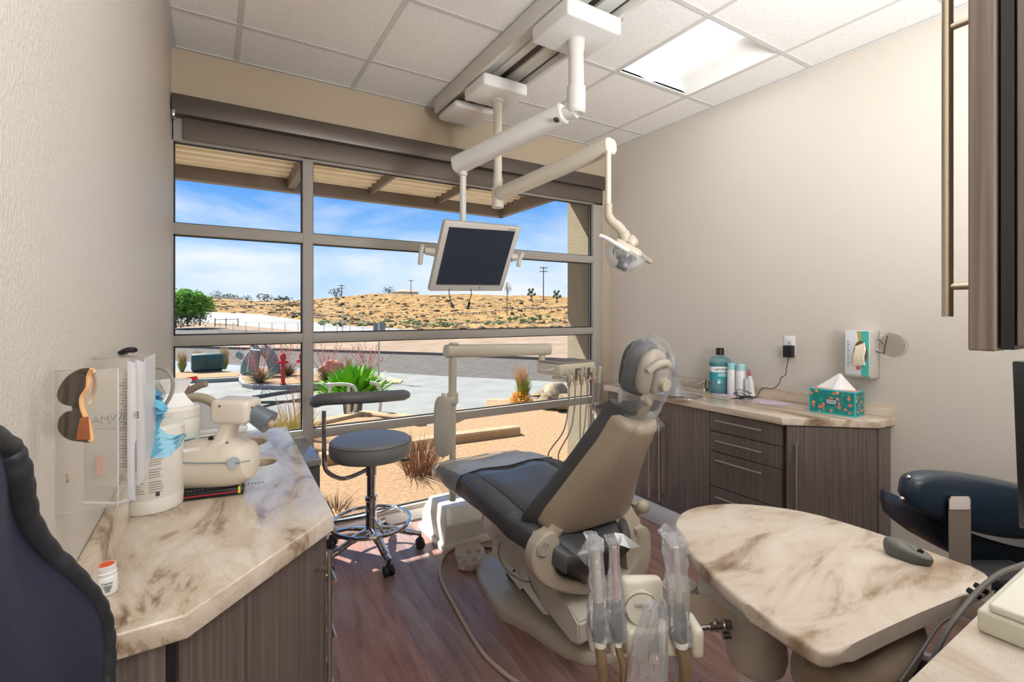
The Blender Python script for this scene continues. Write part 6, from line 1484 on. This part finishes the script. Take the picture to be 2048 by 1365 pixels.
for k, (xt, yt, xb, tilt, rr2, lb) in enumerate([(1165, 1068, 1200, 0, .0085, 'left'), (1225, 1078, 1236, 0, .0055, 'middle'), (1340, 1080, 1362, 0, .010, 'right')]):
    yb_ = 1262; hl = V(xb, yb_, d-.03)
    bx0 = V(xb-3, 1215, d-.03)
    inst = part('instrument', B().lathe([(0, 0), (.010, 0), (.011, .01), (.012, .03), (.0095, .055), (.009, .065), (0, .065)], V(xb, 1278, d-.03), 18, axis=(bx0-V(xb, 1278, d-.03))), mat('instrument_grey', (122, 124, 126), .4), ac)
    tipp = V(xb-8 if k != 2 else xb-10, 1095 if k != 0 else 1100, d-.03)
    part('tip', B().tube([V(xb-2, 1220, d-.03), tipp], [.005 if k else .0075, .0045 if k else .007], 12), mat('tip_pale', (216, 206, 198), .4) if k != 1 else mat('tip_pink', (204, 170, 158), .4), inst)
    part('suction_tube', B().tube(spline([V(xb, 1278, d-.03), V(xb+1, 1300, d-.03), V(xb+5+6*k % 8, 1340, d-.025), V(xb+10, 1420, d-.0), V(xb+30, 1560, d+.05)], 6), rr2*1.1, 12), TB, inst)
    part('collar', B().cyl(V(xb, 1282, d-.03), V(xb, 1292, d-.03), rr2*1.35, rr2*1.25, 16), WHITEP, inst)
    # clear sleeve
    random.seed(20+k); rg = []
    path = {0: [(1204, 1284, .017), (1200, 1255, .019), (1196, 1220, .020), (1196, 1180, .016), (1192, 1130, .014), (1190, 1090, .015), (1180, 1066, .012)],
            1: [(1238, 1284, .013), (1236, 1262, .015), (1232, 1225, .018), (1230, 1180, .015), (1229, 1130, .010), (1228, 1095, .010), (1226, 1072, .016)],
            2: [(1364, 1290, .017), (1360, 1262, .020), (1358, 1225, .019), (1356, 1180, .021), (1352, 1130, .021), (1348, 1090, .022), (1336, 1062, .014)]}[k]
    cs = spline([V(x, y, d-.03) for x, y, r_ in path], 4); rs = [r_ for *_, r_ in path]
    for i, c_ in enumerate(cs):
        f = i/4; r_ = rs[min(int(f), len(rs)-1)]+(rs[min(int(f)+1, len(rs)-1)]-rs[min(int(f), len(rs)-1)])*(f-int(f))
        rg.append([c_+RT*r_*math.cos(2*PI*q/14)*random.uniform(.85, 1.1)+FW*r_*.6*math.sin(2*PI*q/14)*random.uniform(.7, 1.2) for q in range(14)])
    part('plastic_sleeve', B().loft(rg, cap=False), FILM2, inst, label='clear wrinkled plastic sleeve', ang=30)
    flap = {0: [(1182, 1064), (1206, 1076), (1207, 1100), (1172, 1132), (1154, 1110)], 1: [(1228, 1066), (1246, 1068), (1279, 1092), (1258, 1096), (1236, 1088)], 2: [(1314, 1062), (1330, 1046), (1352, 1050), (1376, 1085), (1380, 1105), (1360, 1120)]}[k]
    bb = B(); vs_ = [bb.bm.verts.new(V(x, y, d-.03+(.012 if q % 2 else -.006))) for q, (x, y) in enumerate(flap)]; bb.bm.faces.new(vs_)
    vs_ = [bb.bm.verts.new(V(x+2, y+2, d-.022+(.012 if q % 2 else -.006))) for q, (x, y) in enumerate(flap)]; bb.bm.faces.new(vs_)
    part('sleeve_flap', bb, FILM2, inst, flat=True)
random.seed(9); rg = []
for i, (x0_, x1_, y_) in enumerate([(1305, 1325, 1206), (1290, 1335, 1222), (1285, 1338, 1250), (1270, 1336, 1280), (1265, 1335, 1320), (1260, 1333, 1365), (1256, 1330, 1372)]):
    a_, c_ = V(x0_, y_, d-.05), V(x1_, y_, d-.05)
    rg.append([a_.lerp(c_, k/13)+FW*random.uniform(-.006, .006) for k in range(14)]+[a_.lerp(c_, k/13)+FW*(.014+random.uniform(-.004, .004)) for k in range(13, -1, -1)])
bag = part('plastic_bag', B().loft(rg, cap=False), FILM2, ac, label='clear bag hanging over the holder bar', ang=30)
part('bag_label', B().panel([V(1300, 1308, d-.045), V(1314, 1306, d-.045), V(1318, 1330, d-.045), V(1298, 1328, d-.045)], .001), mat('label_cream', (228, 220, 200), .7), bag, flat=True)
part('lower_tube', B().tube([V(1360, 1300, d+.01), V(1362, 1430, d+.01)], .007, 10).tube([V(1353, 1300, d+.02), V(1352, 1430, d+.02)], .004, 8), mat('pale_tube', (206, 206, 214), .4), ac)

# black stool
bs = Vector((1.86, .80, 0)); 
t = thing('operator_stool', 'blue-black vinyl operator stool with padded backrest behind the stone table', 'stool', (1.80, .72, 0))
d = 1.62
def pad(pts, dd_, th, m, nm, dn=.0):
    pl = [V(x, y, dd_) for x, y in spline2(pts, 3)]; c_ = sum(pl, Vector())/len(pl); rg = []
    for k_, n_ in ((.80, -th), (.95, -th*.8), (1.0, -th*.3), (1.0, th*.3), (.95, th*.8), (.8, th)): rg.append([c_+(p-c_)*k_+FW*n_ for p in pl])
    return part(nm, B().loft(rg), m, t, ang=60)
bk = pad([(1800, 985), (1806, 958), (1826, 946), (1865, 942), (1930, 948), (2010, 962), (2090, 985), (2130, 1010), (2120, 1060), (2060, 1075), (1990, 1072), (1920, 1055), (1850, 1030), (1812, 1010)], 1.50, .030, NAVY, 'backrest')
pad([(1787, 1010), (1792, 992), (1806, 1000), (1860, 1028), (1930, 1052), (2000, 1068), (2080, 1072), (2130, 1080), (2140, 1130), (2060, 1142), (1980, 1128), (1900, 1105), (1830, 1070), (1795, 1040)], 1.62, .10, NAVY, 'seat')
part('button', B().ball(V(1817, 955, 1.465), .007, u=10, v=8).ball(V(1804, 998, 1.47), .007, u=10, v=8), STEEL, bk)
part('back_bracket', B().loft([[V(x, y, 1.452), V(x1_, y, 1.452), V(x1_, y, 1.462), V(x, y, 1.462)] for x, x1_, y in ((1902, 1938, 993), (1897, 1942, 1000), (1897, 1942, 1060), (1898, 1942, 1140), (1898, 1942, 1160))]), mat('bracket_steel', (176, 160, 148), .4, .5), t, ang=30)
part('bracket_cap', B().loft([[V(x, y, 1.449), V(x1_, y, 1.449), V(x1_, y, 1.452), V(x, y, 1.452)] for x, x1_, y in ((1904, 1936, 994), (1899, 1940, 1001), (1899, 1940, 1020))]), mat('bracket_pale', (206, 196, 188), .5), t)
part('mechanism', B().obox(V(1990, 1150, 1.45), (.22, .12, .035), yh, .01).obox(V(1970, 1158, 1.36), (.10, .03, .03), yh @ Matrix.Rotation(.5, 4, 'Y'), .006), DGREY, t)
bsx = V(2010, 1150, 1.60); part('column', B().cyl((bsx.x, bsx.y, .1), (bsx.x, bsx.y, bsx.z), .025, .025, 18), CHROME, t)
for k in range(5):
    a = 2.83+2*PI*k/5; leg = part('leg', B().tube([(bsx.x, bsx.y, .13), (bsx.x+.24*math.cos(a), bsx.y+.24*math.sin(a), .075)], [.024, .016], 10), mat('leg_silver', (190, 192, 196), .3, .6), t)
    q = Vector((bsx.x+.24*math.cos(a), bsx.y+.24*math.sin(a), 0)); sd = Vector((-math.sin(a), math.cos(a), 0))
    part('caster', B().cyl(q-sd*.025+Vector((0, 0, .032)), q+sd*.025+Vector((0, 0, .032)), .032, .032, 20), RUBBER, leg)

# rear counter, box on it, monitor and wall cabinet at the right edge
t = thing('countertop', 'stone countertop cut off by the lower right corner of the picture', 'countertop', (0.62, .93, .81))
part('slab', B().prism([(.72, .275), (.72, -.165), (2.60, -.165), (2.60, .285)], .815, .85, .005), STONE, t)
t = thing('base_cabinet', 'dark laminate cabinet below the cut off counter in the lower right corner', 'cabinet', (1.5, .1, 0))
part('body', B().box(.76, 2.58, -.165, .24, 0, .8145, .002), WOOD, t)
t = thing('equipment_box', 'flat ivory equipment box with a cable on the lower right counter', 'equipment', V(2010, 1240, .80))
ebm = mat('ivory_plastic', (222, 218, 200), .4, coat=.1)
bq = V(2030, 1215, .80)
part('housing', B().box(1.00, 1.26, .12, .262, .8505, .885, .006, 3), ebm, t)
part('lid', B().box(1.005, 1.255, .125, .250, .885, .898, .005, 3), mat('ivory_lid', (232, 230, 214), .35), t)
solo('black_cable', B().tube(spline([(1.52, .20, .858), (1.38, .262, .858), (1.26, .285, .862), (1.18, .292, .860), (1.10, .298, .845), (1.02, .31, .80), (.98, .33, .70), (.97, .36, .62)], 6), .0045, 8), mat('cable_grey', (96, 92, 88), .5), 'dark cable curling over the edge of the lower right counter', 'cable')
b = B(); t = thing('cable_plug', 'white and black plugs hanging behind the stone table', 'plug', V(1955, 1190, .98))
part('plug_body', B().obox(V(1948, 1188, 1.0), (.024, .014, .012), yh @ Matrix.Rotation(.6, 4, 'Y'), .003).obox(V(1962, 1178, 1.0), (.026, .012, .012), yh @ Matrix.Rotation(.6, 4, 'Y'), .003), BLACKP, t)
part('lead', B().tube(spline([V(1940, 1195, 1.0), V(1920, 1225, .95), V(1880, 1250, .95), V(1845, 1300, .93), V(1800, 1365, .9)], 6), .003, 8), mat('cable_grey', (96, 92, 88), .5), t)
# desktop monitor seen edge-on
t = thing('desktop_monitor', 'black desktop monitor standing on the rear counter, cut off by the right edge', 'monitor', (1.0, .14, .85))
m0, m1 = V(2022, 722, .66), V(2036, 1056, .66)
part('display', B().panel([V(2022, 722, .70), V(2140, 730, .62), V(2150, 1085, .62), V(2036, 1056, .70)], .02, .003), mat('display_black', (24, 26, 30), .25), t)
part('stand', B().cyl((1.13, .09, .851), (1.13, .09, 1.05), .018, .018, 14).cyl((1.13, .09, .851), (1.13, .09, .86), .06, .06, 24), BLACKP, t)
# wall cabinet
UX, UY = .60, .163
UWOOD = ramp_mat('grey_brown_laminate', [(0.25, (86, 76, 68)), (0.5, (112, 100, 90)), (0.75, (132, 120, 108))], scale=(120, 120, 2), nscale=1.6, detail=5, rough=.4, nrough=.5)
t = thing('wall_cabinet', 'tall grey brown wall cabinet with long bar handles at the right edge of the picture', 'cabinet', (1.2, 0, 1.30))
part('body', B().box(UX+.006, 1.06, -.165, UY-.031, 1.31, 2.40, .001), UWOOD, t, flat=True)
dr = part('door', B().box(UX, UX+.44, UY-.019, UY, 1.305, 2.40, .0015), UWOOD, t, flat=True)
hx0 = P(1895, 400, Y=UY+.030).x
part('handle', B().cyl((hx0, UY+.030, 1.336), (hx0, UY+.030, 2.2), .0048, .0048, 16).cyl((hx0, UY, 1.367), (hx0, UY+.03, 1.367), .0035, .0035, 12).cyl((hx0, UY, 1.636), (hx0, UY+.03, 1.636), .0035, .0035, 12), mat('champagne_steel', (190, 178, 158), .3, .9), dr)
part('door_gap', B().box(UX+.004, UX+.40, UY-.030, UY-.0215, 1.307, 2.398), BLACKP, t, flat=True)

# the outdoor colours are darkened evenly to offset the strong sun
for nm in ('gravel', 'sand', 'concrete', 'asphalt', 'dry_hillside', 'tan_block', 'channel_concrete', 'kerb_concrete', 'boulder_stone', 'scrub', 'curb_concrete', 'straw_grass', 'orange_sand', 'coral_flower',
           'green_fabric_cover', 'white_rail_paint', 'red_rock', 'pink_straw', 'stucco'):
    m_ = bpy.data.materials.get(nm)
    if not m_: continue
    kf = .50 if nm == 'dry_hillside' else .66
    for nd in m_.node_tree.nodes:
        if nd.type == 'VALTORGB':
            for q_ in nd.color_ramp.elements: q_.color = tuple(v*kf for v in q_.color[:3])+(1,)
        elif nd.type == 'BSDF_PRINCIPLED':
            q_ = nd.inputs['Base Color']; q_.default_value = tuple(v*.66 for v in q_.default_value[:3])+(1,)
